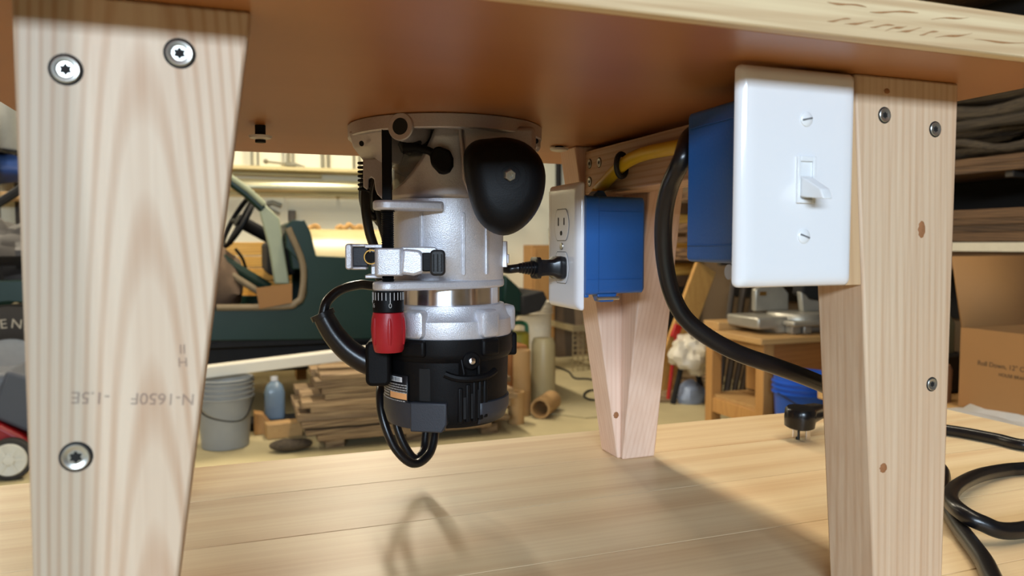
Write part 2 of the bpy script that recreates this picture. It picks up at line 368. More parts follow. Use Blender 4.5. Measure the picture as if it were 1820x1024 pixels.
star = []
for i in range(24): a = 2*pi*i/24; r = .0021+.00045*cos(6*a); star.append((r*cos(a), r*sin(a)))
sg = G()
sg.lathe([(.0062,.00005),(.0062,.00010),(.0052,.0001),(.0052,.0007),(.0047,.0010),(.0036,.0008),(.0030,.0006)], n=28, cap=False, mi=0)
sg.mi = [1 if k < 28*2 else 0 for k in range(len(sg.f))]
sg.loft([[(x*1.0,y*1.0,.0006) for x,y in star],[(x*.85,y*.85,.0009) for x,y in star]], mi=1)
sg.add([(.0030*cos(2*pi*i/24),.0030*sin(2*pi*i/24),.0006) for i in range(24)], [list(range(24))], mi=0)
SCREW = mesh('screw', sg, [ZINC, DARK])
def screw(x, y, z, n=(0, -1, 0), s=1): inst('screw', SCREW, frame((x, y, z), n) @ Matrix.Scale(s, 4), rt)
for x, z in ((-.0609,.2904),(-.0198,.3001),(-.0618,.1368)): screw(x, .3430, z)
for x, z, s in ((.3577,.2975,.78),(.3974,.2914,.78),(.4012,.1363,.72)): screw(x, .3470, z, s=s)
for p in ((1048,291),(1065,289),(1048,323)):
    q = atx(p[0], p[1], .330); screw(q.x, q.y, q.z, (-1,0,0), .8)
# plugged knots / screw hole in the right leg
KNOT = mat('knot_wood', (150,100,62), .7, 0, .4, 300)
def knot(x, z, y, rx, rz):
    g = G().loft([[(rx*cos(2*pi*i/18)*(1+.15*sin(3*i)), rz*sin(2*pi*i/18), 0) for i in range(18)], [(.6*rx*cos(2*pi*i/18), .6*rz*sin(2*pi*i/18), .0003) for i in range(18)]], frame((x,y,z),(0,-1,0),(1,0,0)))
    part('knot', g, KNOT, rt)
knot(.3891,.2312,.3470,.0028,.0052); knot(.359,.2995+.012,.3470,.0022,.0016)
q = aty(1570, 832, .347); knot(q.x, q.z, .347, .0028, .003)
q = aty(1098-3, 738, .694); knot(q.x, q.z, .694, .003, .0035)
text('grade_stamp', 'N-1650F    -1.5E', .0068, frame((-.0400,.34295,.1592),(0,-1,0),(-1,0,0)) @ Rz(radians(-5)), INKD, rt)
text('grade_stamp', 'H\nII', .0055, frame((-.0215,.34295,.176),(0,-1,0),(-1,0,0)), INKD, rt)
# levelling bolts through the top
PADM = mat('white_nylon_pad', (214,206,196), .4)
for q, lab in ((Vector((.0213,.664,TOP)), 1), (Vector((.306,.703,TOP)), 2)):
    b = part('bolt', G().cyl(q, q-Vector((0,0,.014 if lab == 1 else .004)), .0042, n=16), DARK, rt)
    z = TOP-(.0075 if lab == 1 else .001)
    part('washer', G().lathe([(.0045,z),(.0095,z-.001),(.0085,z-.003),(.0045,z-.0042)], T(q.x,q.y,0), 24), PADM, b)

# ------------------------------------------------------------------ light switch on the front right leg
sw = thing('light_switch', 'white toggle switch plate on blue box beside front right leg', 'light switch', (.29, .37, .198))
PX0, PX1, PZ0, PZ1, PY = .2528, .3312, .1988, .3182, .3400
pcx, pcz, pw_, ph_ = (PX0+PX1)/2, (PZ0+PZ1)/2, PX1-PX0, PZ1-PZ0
rings = []
for dx, y in ((0,.3462),(0,.3440),(.0010,.3424),(.0030,.3408),(.0052,.3401),(.010,.3400)):
    rings.append([(a, y, b) for a, b in rrect(pw_-2*dx, ph_-2*dx, .0035, 5, pcx, pcz)])
part('cover_plate', G().loft(rings), WHITE, sw, ang=60)
tx, tz = .2953, .2576
col = G()
for x0, x1, z0, z1 in ((-.0062,-.0042,-.0128,.0128),(.0042,.0062,-.0128,.0128),(-.0042,.0042,.0100,.0128),(-.0042,.0042,-.0128,-.0108)): col.bb(tx+x0, tx+x1, .3384, .3402, tz+z0, tz+z1)
part('toggle_collar', col, WHITEM, sw, .0003)
part('toggle_slot', G().bb(tx-.0042, tx+.0042, .3398, .3401, tz-.0108, tz+.01), WHITEM, sw)
def rect4(c, ex, ez, w, h): return [tuple(Vector(c)+Vector(ex)*sx*w/2+Vector(ez)*sz*h/2) for sx, sz in ((-1,-1),(1,-1),(1,1),(-1,1))]
lv = G().loft([rect4((tx,.3400,tz-.0035),(1,0,0),(0,0,1),.0078,.0118), rect4((tx,.3235,tz-.0085),(1,0,0),(0,.42,.91),.0064,.0062)])
part('toggle_lever', lv, WHITEM, sw, .0008, 3)
for z in (.2906, .2267):
    s = part('plate_screw', G().lathe([(.0040,0),(.0040,.0006),(.0030,.0012),(.0010,.0015)], frame((tx-.0002,.3400,z),(0,-1,0)), 24), WHITEM, sw)
    part('screw_slot', G().bb(-.0032,.0032,-.00045,.00045,.0008,.00165, frame((tx-.0002,.3400,z),(0,-1,0),(1,0,0)) @ Rz(radians(12 if z > .25 else -18))), mat('screw_slot_dark', (110,110,112), .6), s)
bx = G(); 
bx.loft([[(x, y, z) for x, z in rrect(.0585-2*k, .097-2*k, .003, 3, .3018, .2585)] for k, y in ((0,.3465),(0,.364),(.0008,.366),(.0012,.422),(.004,.4255))])
b = part('box', bx, BLUE, sw, .0004, 1)
part('nail_lug', G().bb(.279,.291,.362,.374,.3065,.3135), BLUE, b, .001)
part('nail_lug', G().bb(.279,.300,.358,.384,.2035,.211).cyl((.2795,.371,.2062),(.273,.374,.2062),.0030), BLUE, b, .001)
part('nail', G().cyl((.300,.371,.2062),(.2705,.371,.2062),.0022).cyl((.2705,.371,.2062),(.2690,.371,.2062),.0045), ZINC, b)
for y in (.366+.0,): pass
part('seam', G().bb(.2722,.2728,.368,.420,.2215,.2219).bb(.2722,.2728,.368,.420,.2952,.2956), BLUE, b)

# ------------------------------------------------------------------ outlet at the rear right leg
ou = thing('power_outlet', 'white duplex outlet plate on blue box beside rear right leg', 'power outlet', (.31, .63, .164))
OX = .2815; oy0, oy1, oz0, oz1 = .6045, .6755, .1640, .2772
ocy, ocz = (oy0+oy1)/2, (oz0+oz1)/2
rings = []
for dx, x in ((0,.2872),(0,.2855),(.0010,.2840),(.0030,.2824),(.0055,.2816),(.010,.2815)):
    rings.append([(x, a, b) for a, b in rrect(oy1-oy0-2*dx, oz1-oz0-2*dx, .003, 5, ocy, ocz)])
part('cover_plate', G().loft(rings), PLATE2, ou, ang=60)
OUTM = frame((OX, ocy, ocz), (-1,0,0), (0,-1,0))     # local x -> -Y (towards the camera), y -> up or down
up_s = 1 if (OUTM @ Vector((0,1,0))).z > ocz else -1
for s in (1, -1):
    cyy = .0195*s
    poly = [(.0172*cos(a), max(-.0138, min(.0138, .0172*sin(a)))) for a in [2*pi*i/40 for i in range(40)]]
    M = OUTM @ T(0, up_s*cyy, 0)
    r_ = part('receptacle', G().prism([(x*.92, y*1.02) for x, y in poly], 0, .0006, M), PLATE2, ou, .0002, 1)
    gap = G()
    for k in range(40):
        p, q = poly[k], poly[(k+1)%40]
        gap.add([(p[0]*.92,p[1]*1.02,.0003),(q[0]*.92,q[1]*1.02,.0003),(q[0]*.96,q[1]*1.06,.0003),(p[0]*.96,p[1]*1.06,.0003)], [(0,1,2,3)], M)
    part('gap_line', gap, GREY, r_)
    sl = G()
    for x, h in ((-.0064,.0075),(.0064,.0065)): sl.bb(x-.0008, x+.0008, up_s*.002-h/2+.001, up_s*.002+h/2+.001, .0004, .0009, M)
    sl.prism(circ(0, -up_s*.0075, .0022, 14), .0004, .0009, M)
    part('slot', sl, DARK, r_)
part('plate_screw', G().lathe([(.0034,0),(.0030,.0008),(.001,.0011)], OUTM, 20), ZINC, ou)
bx = G().loft([[(x, y, z) for y, z in rrect(.0600-2*k, .0870-2*k, .003, 3, .6305, .2215)] for k, x in ((0,.2874),(0,.2995),(.0004,.300),(.0008,.344),(.003,.3465))])
b = part('box', bx, BLUE, ou, .0004, 1)
for lg in (G().prism([(.300,.2648),(.316,.2648),(.312,.2705),(.306,.2705)], .616, .630, XZ), G().prism([(.300,.1785),(.320,.1785),(.316,.1712),(.303,.1712)], .604, .616, XZ), G().bb(.2875,.2915,.603,.612,.1755,.179)): part('nail_lug', lg, BLUE, b, .0008)
part('nail', G().cyl((.300,.6035,.1745),(.321,.6035,.1745),.0016), ZINC, b)
part('seam', G().bb(.2885,.342,.6000,.6004,.1915,.1918).bb(.300,.342,.6000,.6004,.2515,.2518), BLUE, b)
# yellow cable with staple
yc = [(.312,.632,.258)]+[tuple(atx(px,py,.3225)) for px,py in ((1062,340),(1078,322),(1098,301),(1120,284),(1150,272),(1190,264),(1225,258),(1275,248))]+[(.318,.440,.2985),(.308,.424,.295)]
P = cr(yc, 8)
solo('yellow_cable', G().tube(P, .0058, 12), YEL, 'yellow sheathed cable clipped along the side rail', 'cable')
q = atx(1106, 294, .3225)
solo('cable_staple', G().tube([q+Vector((-.0008+.0075*cos(a), .0045*cos(a), .0100*sin(a))) for a in [2*pi*i/20 for i in range(20)]], .0024, 8, closed=True), RUB, 'black insulated staple holding the yellow cable', 'staple')

# ------------------------------------------------------------------ router hanging under the table
AX, AY = .1690, .628
MR = T(AX, AY, 0) @ Rz(radians(-15)); MRI = MR.inverted()
cl_ = MRI @ CP
def RL(px, py, yl):                     # router frame (x right, y away, z up): point of the plane y = yl seen at a photo pixel
    d = MRI.to_3x3() @ ray(px, py); return cl_ + d*((yl-cl_.y)/d.y)
ro = thing('plunge_router', 'silver and black electric router hanging upside down under the table', 'router', (AX, AY, .07))
def rp_(name, g, m, parent=None, **k): return part(name, g.xf(MR), m, parent or ro, **k)
# base flange with an edge-guide boss
base = rp_('base_flange', G().lathe([(.040,.3198),(.0800,.3198),(.0810,.3190),(.0810,.3095),(.0800,.3085),(.0745,.3085),(.0735,.3125),(.040,.3135)], n=72), ALU2)
bp = RL(712, 221, -.0735); bd = Vector((bp.x, bp.y, 0)).normalized()
bc = Vector((bp.x, bp.y, .3100))
rp_('guide_boss', G().lathe([(.0062,.0),(.0098,.0),(.0106,-.001),(.0106,-.030),(.0062,-.030),(.0062,.0)], frame(bc+bd*.0008, bd), 28, cap=False), ALU2, base)
rp_('guide_hole', G().lathe([(.0063,.0002),(.0062,.0003),(.0001,.0003)], frame(bc+bd*.0008, bd), 24), DARK, base)

g = G()
q = RL(951, 240, -.022)
g.prism([(-.010,.3130),(.0035,.3130),(.0035,.302),(.0010,.2985),(-.0020,.302),(-.0040,.3075)], -.006, .006, T(q.x, q.y, 0) @ Rz(radians(-20)) @ XZ)
rp_('guide_lug', g, ALU2, base, bevel=.001)
q2 = RL(952, 234, -.030); rp_('lug_hole', G().lathe([(.0022,0),(.0001,.0002)], frame((q2.x+.0005, q2.y+.0016, .3065), Matrix.Rotation(radians(-20),3,'Z') @ Vector((0,-1,0))), 16), DARK, base)
# cast block under the left of the flange, with bracket, spring
g = G().loft([[(-.0775,-.030,.3125),(-.047,-.058,.3125),(-.030,-.030,.3125),(-.045,.020,.3125),(-.0755,.020,.3125)],
              [(-.0740,-.028,.300),(-.047,-.053,.300),(-.030,-.030,.300),(-.045,.020,.300),(-.0735,.018,.300)],
              [(-.0660,-.020,.2890),(-.050,-.040,.2870),(-.034,-.026,.2870),(-.045,.018,.2880),(-.0660,.014,.2890)]])
rp_('casting_block', g, ALU2, bevel=.002)
q = RL(644, 256, -.040); rp_('casting_hole', G().lathe([(.0022,.0006),(.0001,.0006)], frame((q.x,q.y-.003,q.z),(-.45,-1,-.2)), 12), DARK)
g = G()
z0 = .262
g.prism([(-.0655,.290),(-.0655,.268),(-.0625,.2655),(-.0615,.268),(-.0612,.274),(-.0590,.2755),(-.0570,.274),(-.0560,.266),(-.0545,.262),(-.0505,.258),(-.0490,.262),(-.0485,.290)], -.036, -.033, XZ)
rp_('slotted_bracket', g, ALU2, bevel=.0006)
coil = [(-.0665+.0042*cos(t), -.020+.0042*sin(t), .290-.0245*t/(2*pi*7)) for t in [2*pi*7*i/112 for i in range(113)]]
rp_('spring', G().tube(coil, .0011, 6), DARK)
# main casting: cone with an open chip port, then clamp sleeve
g = G(); NA = 72; zs_ = [.3140,.305,.297,.288,.280,.272,.265,.2625,.259]; rr = [.0550,.0535,.0520,.0510,.0500,.0492,.0488,.0487,.0485]
e0_ = [262,258,253,247,239,228,212,196,180]; e1_ = [176,176,177,178,180,180,180,180,180]     # edges of the chip port, degrees
vs_ = []
for k in range(len(zs_)):
    a0, a1 = radians(e0_[k]), radians(360+e1_[k])
    vs_ += [(rr[k]*cos(a0+(a1-a0)*i/NA), rr[k]*sin(a0+(a1-a0)*i/NA), zs_[k]) for i in range(NA+1)]
g.add(vs_, [(k*(NA+1)+i, k*(NA+1)+i+1, (k+1)*(NA+1)+i+1, (k+1)*(NA+1)+i) for k in range(len(zs_)-1) for i in range(NA)])
rp_('cone_casting', g, ALU2, solid=.003)
rp_('collet_spindle', G().lathe([(.012,.3185),(.012,.300),(.016,.298),(.016,.286),(.020,.284),(.020,.262)], n=24), GREY)
g = G().lathe([(.0440,.307),(.0465,.285),(.0475,.262)], None, 16, radians(186), radians(250))
rp_('chip_shield', g, CLEAR, solid=.0012)
rp_('clamp_sleeve', G().lathe([(.0455,.262),(.0485,.2605),(.0485,.1925),(.0475,.191),(.0455,.191)], n=72, cap=False), ALU)
sl_ = []
for a in (246, 286, 312):
    M = Rz(radians(a)); g = G().prism(rrect(.0032, .050, .0015, 4, 0, .2225), .0478, .0497, M @ YZ)
    rp_('sleeve_rib', g, ALU, bevel=.0006)
M = Rz(radians(352)); rp_('latch_tab', G().bb(.0475,.0520,-.004,.004,.2030,.2250, M).bb(.0520,.0535,-.003,.003,.2060,.2140, M), ALU, bevel=.0006)
# handle web and black knob
rp_('handle_web', G().prism([(.0105,.3140),(.0700,.3140),(.0700,.2480),(.0480,.2330),(.0300,.2400),(.0145,.2700)], -.0600, -.0200, XZ), ALU2, bevel=.004, seg=3)
rp_('web_rib', G().prism([(.0095,.3130),(.0125,.3130),(.0155,.2740),(.0270,.2470),(.0240,.2450),(.0125,.2720)], -.0625, -.055, XZ), ALU2, bevel=.0012)
kc = RL(895, 330, -.088); outl = []
for px, py in ((824,290),(826,268),(842,253),(868,249),(897,247),(930,256),(955,278),(966,305),(966,335),(958,365),(942,392),(920,411),(895,419),(870,411),(849,390),(836,358),(828,322)):
    p = RL(px, py, -.088); outl.append((p.x-kc.x, p.z-kc.z))
outl = [(p.x, p.y) for p in cr([(a, b, 0) for a, b in outl]+[(outl[0][0], outl[0][1], 0)], 3)[:-1]]
rings = [[(kc.x+a*s, y, kc.z+b*s) for a, b in outl] for y, s in ((-.0560,.70),(-.0620,.86),(-.0700,.95),(-.0800,.99),(-.0900,1.0),(-.1000,.985),(-.1080,.93),(-.1130,.84),(-.1160,.70),(-.1175,.52))]
kb = rp_('knob_handle', G().loft(rings), BLK, ang=60)
kq = RL(905, 311, -.1175)
rp_('bolt_recess', G().lathe([(.0112,-.0008),(.0105,.0004),(.0066,.0006),(.0064,-.0002)], frame((kq.x+.001, -.1172, kq.z), (0,-1,0)), 28), BLK, kb)
rp_('knob_bolt', G().lathe([(.0044,-.001),(.0044,.0022),(.0038,.0030),(.0020,.0030),(.0018,.0016)], frame((kq.x, -.1172, kq.z), (.35,-1,-.25)), 6), ZINC, kb)
kb2 = rp_('knob_handle', G().ball((-.045,.088,.268), (.031,.030,.038)), BLK)
# plunge lock lever
g = G().tube([RL(x, y, -.060) for x, y in ((716,262),(738,262),(762,268),(775,276))], [.0055,.0035,.0030,.0035], 10)
lk = rp_('lock_lever', g, BLK)
lq = [(764,278),(770,264),(780,260),(800,268),(806,282),(806,296),(800,306),(790,311),(780,308),(766,293)]
g = G().prism([(RL(x,y,-.062).x, RL(x,y,-.062).z) for x,y in lq], -.066, -.057, XZ)
rp_('lever_paddle', g, BLK, lk, bevel=.002, seg=3)
rp_('lock_nut', G().lathe([(.0085,-.004),(.0085,.006),(.006,.008)], frame(RL(728,256,-.054), (.2,-1,.1)), 8), DARK, lk)
# depth rod, lip plates, thread
PXL, PYL = RL(688, 300, -.062).x, -.062
rp_('depth_rod', G().bb(PXL-.0038, PXL+.0036, PYL-.0025, PYL+.0025, .252, .3105), BLK, bevel=.0006)
lip = hull(circ(PXL, PYL, .0110, 20)+[(-.002,-.0565),(-.002,-.040),(-.028,-.0380)])
rp_('upper_lip', G().prism(lip, .2482, .2556), ALU, bevel=.0018, seg=3)
th = [(.0001,.2482)]
z = .2478; k = 0
th = [(.0052,.2482),(.0058,.2470)]
while z > .190: th.append((.0049 if k % 2 else .0042, z-.001)); z -= .00085; k += 1
rp_('threaded_rod', G().lathe(th, T(PXL, PYL, 0), 20), BLK)
low = hull(circ(PXL, PYL, .0118, 20)+circ(0, 0, .0492, 60))
rp_('lower_flange', G().prism(low, .1868, .1938), ALU, bevel=.0018, seg=3)
# clamp assembly on the rod
cb_ = rp_('clamp_block', G().prism(rrect(.0215, .030, .0035, 4, PXL+.0015, PYL+.003), .1985, .2195), ALU, bevel=.0012)
g = G().prism([(PXL+.010,.2000),(PXL+.020,.1985),(PXL+.0275,.2010),(PXL+.0275,.2140),(PXL+.0245,.2180),(PXL+.012,.2190)], -.074, -.052, XZ); rp_('clamp_arm', g, ALU, cb_, bevel=.0022, seg=3)
rp_('clamp_arm', G().prism([(PXL+.010,.1985),(PXL+.034,.2000),(PXL+.040,.2040),(PXL+.040,.2165),(PXL+.036,.2205),(PXL+.010,.2205)], -.062, -.046, XZ), ALU, cb_, bevel=.0012)
rp_('stub', G().bb(PXL+.0265, PXL+.0360, -.0755, -.060, .2020, .2160), BLK, cb_, bevel=.0008)
t0 = RL(778, 467, -.078)
kn = rp_('clamp_knob', G().prism(rrect(.0115, .0195, .0035, 5, t0.x, t0.z), -.083, -.072, XZ), RUB, bevel=.0018, seg=3)
g = G()
for dx in (-.003, 0, .003): g.bb(t0.x+dx-.0005, t0.x+dx+.0005, -.0834, -.0828, t0.z-.0065, t0.z+.0065)
rp_('grip_line', g, DARK, kn)
g = G(); x0 = RL(650, 430, -.058).x
g.bb(x0, PXL-.004, -.066, -.040, .2195, .2222).bb(x0, PXL-.004, -.066, -.040, .1965, .1990).bb(x0+.004, PXL-.006, -.060, -.044, .1990, .2195)
br = rp_('clamp_bracket', g, ALU, bevel=.0006)
w0, w1 = RL(617, 456, -.060), RL(646, 456, -.060)
g = G().prism(rrect(.0052, .0195, .0024, 5, w0.x+.0026, w0.z), -.072, -.050, XZ)
g.bb(w0.x+.003, w1.x+.003, -.066, -.054, w0.z+.0072, w0.z+.0096).bb(w0.x+.003, w1.x+.003, -.066, -.054, w0.z-.0100, w0.z-.0076)
wg = rp_('wing_nut', g, ALU, bevel=.001)
rp_('wing_core', G().bb(w0.x+.0045, w1.x+.004, -.064, -.052, w0.z-.0078, w0.z+.0074), GREY, wg, bevel=.001)
sq = RL(660, 457, -.067)
rp_('clamp_screw', G().lathe([(.0040,-.004),(.0040,.0008),(.0022,.0016)], frame(sq, (-.1,-1,0)), 16), DARK, br)
rp_('screw_ring', G().tube([sq+Vector((.0052*cos(a),-.0006,.0052*sin(a))) for a in [2*pi*i/24 for i in range(24)]], .0007, 6, closed=True), BRASS, br)
# depth dial and red knob under the flange
dz1, dz0 = .1868, RL(690, 554, -.062).z
dr = .0119
dial = rp_('depth_dial', G().lathe([(.008,dz1),(dr-.0003,dz1),(dr,dz1-.0004),(dr,dz0+.0004),(dr-.0004,dz0)], T(PXL,PYL,0), 40), BLK)
g = G()
for i in range(24):
    a = radians(-90+11+(i-12)*15); L_ = .0078 if i % 6 == 0 else .0058
    g.bb(dr-.0002, dr+.00015, -.00022, .00022, dz1-.001-L_, dz1-.001, T(PXL,PYL,0) @ Rz(a))
rp_('dial_mark', g, INK, dial)
def dwarp(a0):
    def f(p):                            # wrap a flat numeral around the dial (upside down, as the router hangs)
        a = radians(a0)+p.x/dr
        return MR @ Vector((PXL+(dr+.0002)*cos(a), PYL+(dr+.0002)*sin(a), dz1-.0110+p.y))
    return f
text('dial_number', '0', .0052, None, INK, dial, warp=dwarp(-79)); 
text('dial_number', '36', .0048, None, INK, dial, warp=dwarp(-79-75))
rz1, rz0 = dz0, RL(690, 625, -.062).z; hh = rz1-rz0
red = rp_('depth_knob', G().lathe([(.0105,rz1),(.0118,rz1-.0006),(.0129,rz1-hh*.18),(.0134,rz1-hh*.42),(.0128,rz1-hh*.70),(.0113,rz1-hh*.95),(.0105,rz0),(.004,rz0)], T(PXL,PYL,0), 40), RED)
for i in range(6):
    M = T(PXL,PYL,0) @ Rz(radians(-82+60*i)) @ T(.0126,0,(rz0+rz1)/2+.001)
    rp_('grip_rib', G().ball((0,0,0), (.0016,.0020,hh*.36), 10, 8, M), RED, red)
# motor: bright cylinder, cast collar, black housing
rp_('motor_cylinder', G().lathe([(.0452,.1925),(.0452,.163)], n=72), CHROME)
cz1, cz0 = RL(800, 545, -.05).z, RL(800, 605, -.055).z
hs = rp_('motor_collar', G().lathe([(.0455,cz1),(.0490,cz1-.0006),(.0500,cz1-.004),(.0525,cz1-.0105),(.0545,cz1-.0125),(.0552,cz0+.001),(.0548,cz0)], n=72), ALU, bevel=0)
for a, wd in ((-118,.020),(-52,.020),(10,.024),(62,.022),(130,.022),(190,.022)):
    M = Rz(radians(a)); rings = []
    for x, s in ((.040,1),(.0545,1),(.0575,.86),(.0588,.6)): rings.append([(x, u*s, v) for u, v in [(p[0], cz0+.0118+p[1]*(s*.5+.5)) for p in rrect(wd, .0232, .005, 5)]])
    rp_('collar_boss', G().loft(rings, M), ALU, hs)
b0 = cz0; b1 = RL(800, 641, -.057).z; b2 = RL(800, 765, -.05).z
hz = rp_('motor_housing', G().lathe([(.0550,b0),(.0562,b0-.0005),(.0565,b1+.004),(.0555,b1),(.0525,b1-.003),(.0515,b2+.014),(.0490,b2+.004),(.0460,b2+.0005),(.030,b2)], n=72), BLK)
for a, wd in ((-118,.022),(-52,.018),(10,.030)):
    M = Rz(radians(a)); rp_('housing_corner', G().bb(.045,.0588,-wd/2,wd/2,b1-(.004 if a==10 else -.002),b0-.0002, M), BLK, hz, bevel=.0025, seg=3)
# brush cap with its cradle
cq = RL(842, 643, -.058); ca = atan2(cq.y, cq.x)
CM = Rz(ca) 
rp_('brush_cap', G().lathe([(.0072,-.006),(.0072,.0005),(.0062,.0015),(.0040,.0017),(.0038,.0004)], CM @ T(.0570,0,cq.z) @ Ry(pi/2), 28), BLK, hz)
rp_('cap_screw', G().lathe([(.0026,-.001),(.0026,.0020),(.0012,.0028)], CM @ T(.0570,0,cq.z) @ Ry(pi/2), 14), CHROME, hz)
arc = []
for i in range(13):
    t = -1+2*i/12; arc.append(CM @ Vector((.0605-.006*t*t, .0215*t, cq.z-.0135+.004*abs(t)**3)))
rp_('cradle_lip', G().tube(arc, .0028, 8), BLK, hz)
for s in (-1, 1): rp_('cradle_side', G().prism([(.0500,.0085),(.0540,.0085),(.0600,-.0095),(.0590,-.0135),(.0500,-.0135)], -.0013, .0013, CM @ T(0,.0205*s,cq.z) @ Rz(radians(-14*s)) @ XZ), BLK, hz, bevel=.0008)
# vents
for i in range(5):
    px = 818+15*i; q = RL(px, 718, -.05); a = atan2(q.y, q.x); M = Rz(a)
    zt, zb = RL(px, 690-6*min(i,3), -.052).z, RL(px, 752-3*max(0,i-2), -.05).z
    rp_('vent_rib', G().bb(.0485,.0530,-.0021,.0021,zb,zt, M), BLK, hz, bevel=.0012)
    if i < 4: rp_('vent_slot', G().bb(.0480,.0520,.0024,.0046,zb+.003,zt-.008, M), DARK, hz)
rp_('vertical_groove', G().bb(.0505,.0524,-.005,.005,RL(745,715,-.05).z,RL(745,655,-.05).z, Rz(radians(-110))), DARK, hz, bevel=.001)
# grey lower trim
zt_ = RL(740, 718, -.05).z
rp_('trim_guard', G().lathe([(.0512,zt_),(.0532,zt_-.001),(.0532,b2+.010),(.0505,b2+.0005),(.046,b2-.0005)], None, 28, radians(172), radians(268)), GREY, hz, solid=.0015)
rp_('trim_block', G().prism([(-.016,zt_+.001),(.014,zt_+.001),(.014,b2+.006),(.010,b2-.001),(-.016,b2-.001)], .0460, .0545, Rz(radians(-105)) @ YZ), GREY, hz, bevel=.0012)
rp_('trim_guard', G().lathe([(.0508,zt_-.001),(.0526,zt_-.002),(.0526,b2+.012),(.0490,b2+.003)], None, 24, radians(300), radians(375)), GREY, hz, solid=.0015)
# rating label (upside down with the router)
la0, la1 = radians(190), radians(234)
lz1, lz0 = RL(700, 668, -.04).z, RL(700, 724, -.04).z
lr = .0533
lb = rp_('rating_label', G().lathe([(lr,lz1),(lr,lz0)], None, 12, la0, la1), mat('label_black', (34,32,34), .45), hz, solid=.0003)
def lpatch(name, u0, u1, v0, v1, m): return rp_(name, G().lathe([(lr+.0003,lz1-(lz1-lz0)*v0),(lr+.0003,lz1-(lz1-lz0)*v1)], None, 6, la0+(la1-la0)*u0, la0+(la1-la0)*u1), m, lb)
lpatch('barcode_panel', .05, .86, .06, .22, INK)
u = .36
rnd = random.Random(4)
g = G()
while u < .80:
    d = rnd.choice((.008,.012,.02)); g.lathe([(lr+.0005,lz1-(lz1-lz0)*.08),(lr+.0005,lz1-(lz1-lz0)*.20)], None, 2, la0+(la1-la0)*u, la0+(la1-la0)*(u+d)); u += d+rnd.choice((.012,.02))
rp_('barcode', g, DARK, lb)
g = G()
for r, v in enumerate((.29,.37,.45,.53,.61,.70,.80,.90)):
    u = .04+.03*rnd.random(); end = .98 if r not in (4,5,6) else (.42 if r < 6 else .95)
    while u < end:
        d = .03+.06*rnd.random(); d = min(d, end-u)
        g.lathe([(lr+.0004,lz1-(lz1-lz0)*v),(lr+.0004,lz1-(lz1-lz0)*(v+.035))], None, 2, la0+(la1-la0)*u, la0+(la1-la0)*(u+d)); u += d+.014
rp_('label_print', g, mat('label_ink', (170,168,166), .6), lb)
lpatch('warning_panel', .46, .98, .56, .76, ORANGE)
# cord entry, strain relief and cord
ce = RL(668, 640, -.030)
rp_('cord_entry', G().prism(rrect(.020, .036, .005, 4, ce.x+.003, ce.z-.001), -.046, -.008, XZ), BLK, hz, bevel=.003, seg=3)
sr_ = [RL(x, y, -.028) for x, y in ((672,650),(645,640),(618,622),(596,598),(582,576),(574,560))]
srp = cr(sr_, 6); n_ = len(srp)
relief = rp_('strain_relief', G().tube(srp, [.0105-.0022*i/n_ for i in range(n_)], 16), CORD)
d_ = (srp[-1]-srp[-2]).normalized()
rp_('relief_collar', G().cyl(srp[-1]-d_*.002, srp[-1]+d_*.0022, .0100, n=20), CORD, relief)
path = [RL(574,560,-.028), RL(582,535,-.024), RL(606,515,-.012), RL(640,506,.004), RL(672,506,.02), RL(700,480,.060), RL(684,420,.068), RL(668,360,.066), RL(676,315,.066), RL(700,290,.072), RL(714,330,.080), RL(700,440,.080),
        RL(690,560,.072), RL(682,660,.060), RL(676,700,.040), RL(681,745,.030), RL(702,796,.026), RL(734,824,.030), RL(762,808,.040), RL(773,770,.050), RL(772,720,.062), RL(760,600,.072), RL(745,480,.078),
        RL(690,400,.080), RL(655,380,.062), RL(645,340,.052), RL(660,296,.052), RL(684,310,.070), RL(692,420,.092), RL(700,560,.090), RL(700,690,.062), RL(706,760,.052), RL(732,812,.050), RL(752,805,.056), RL(757,770,.066), RL(772,640,.085), RL(830,520,.090), RL(880,470,.074)]
plq = MRI @ Vector((.2392, ocy-.002, (OUTM @ Vector((0,-up_s*.0195,0))).z))
path += [plq+Vector((-.012,.004,-.001)), plq]
rp_('cord', G().tube(cr(path, 8), .0040, 10), CORD)
c0 = [RL(652, y, .046) for y in (286,)]
rp_('cord_loop', G().tube(cr([RL(664,290,.040), RL(652,320,.038), RL(649,360,.038), RL(656,410,.040), RL(668,450,.044), RL(676,500,.05)], 8), .0044, 10), CORD)
# plug in the outlet
pz = (OUTM @ Vector((0,-up_s*.0195,0))).z; pyc = ocy-.002
plug = thing('power_plug', 'black power plug pushed into the lower socket of the outlet', 'plug', (.262, pyc, pz-.012))
rings = []
for x, w_, h_ in ((.2808,.0215,.0200),(.2770,.0225,.0215),(.2735,.0215,.0200),(.2700,.0175,.0150),(.2625,.0165,.0145),(.2580,.0170,.0155),(.2570,.0205,.0195),(.2535,.0205,.0195),(.2525,.014,.0140)):
    rings.append([(x, pyc+a, pz+b_) for a, b_ in rrect(w_, h_, min(w_,h_)*.25, 4)])
part('plug_body', G().loft(rings), BLKG, plug, ang=50)
g = G()
for i in range(5): g.cyl((.2525-.0028*i,pyc,pz),(.2507-.0028*i,pyc,pz), .0066-.0005*i, n=16)
g.cyl((.2525,pyc,pz),(.2385,pyc,pz), .0048, .0042, n=14)
part('plug_relief', g, CORD, plug)

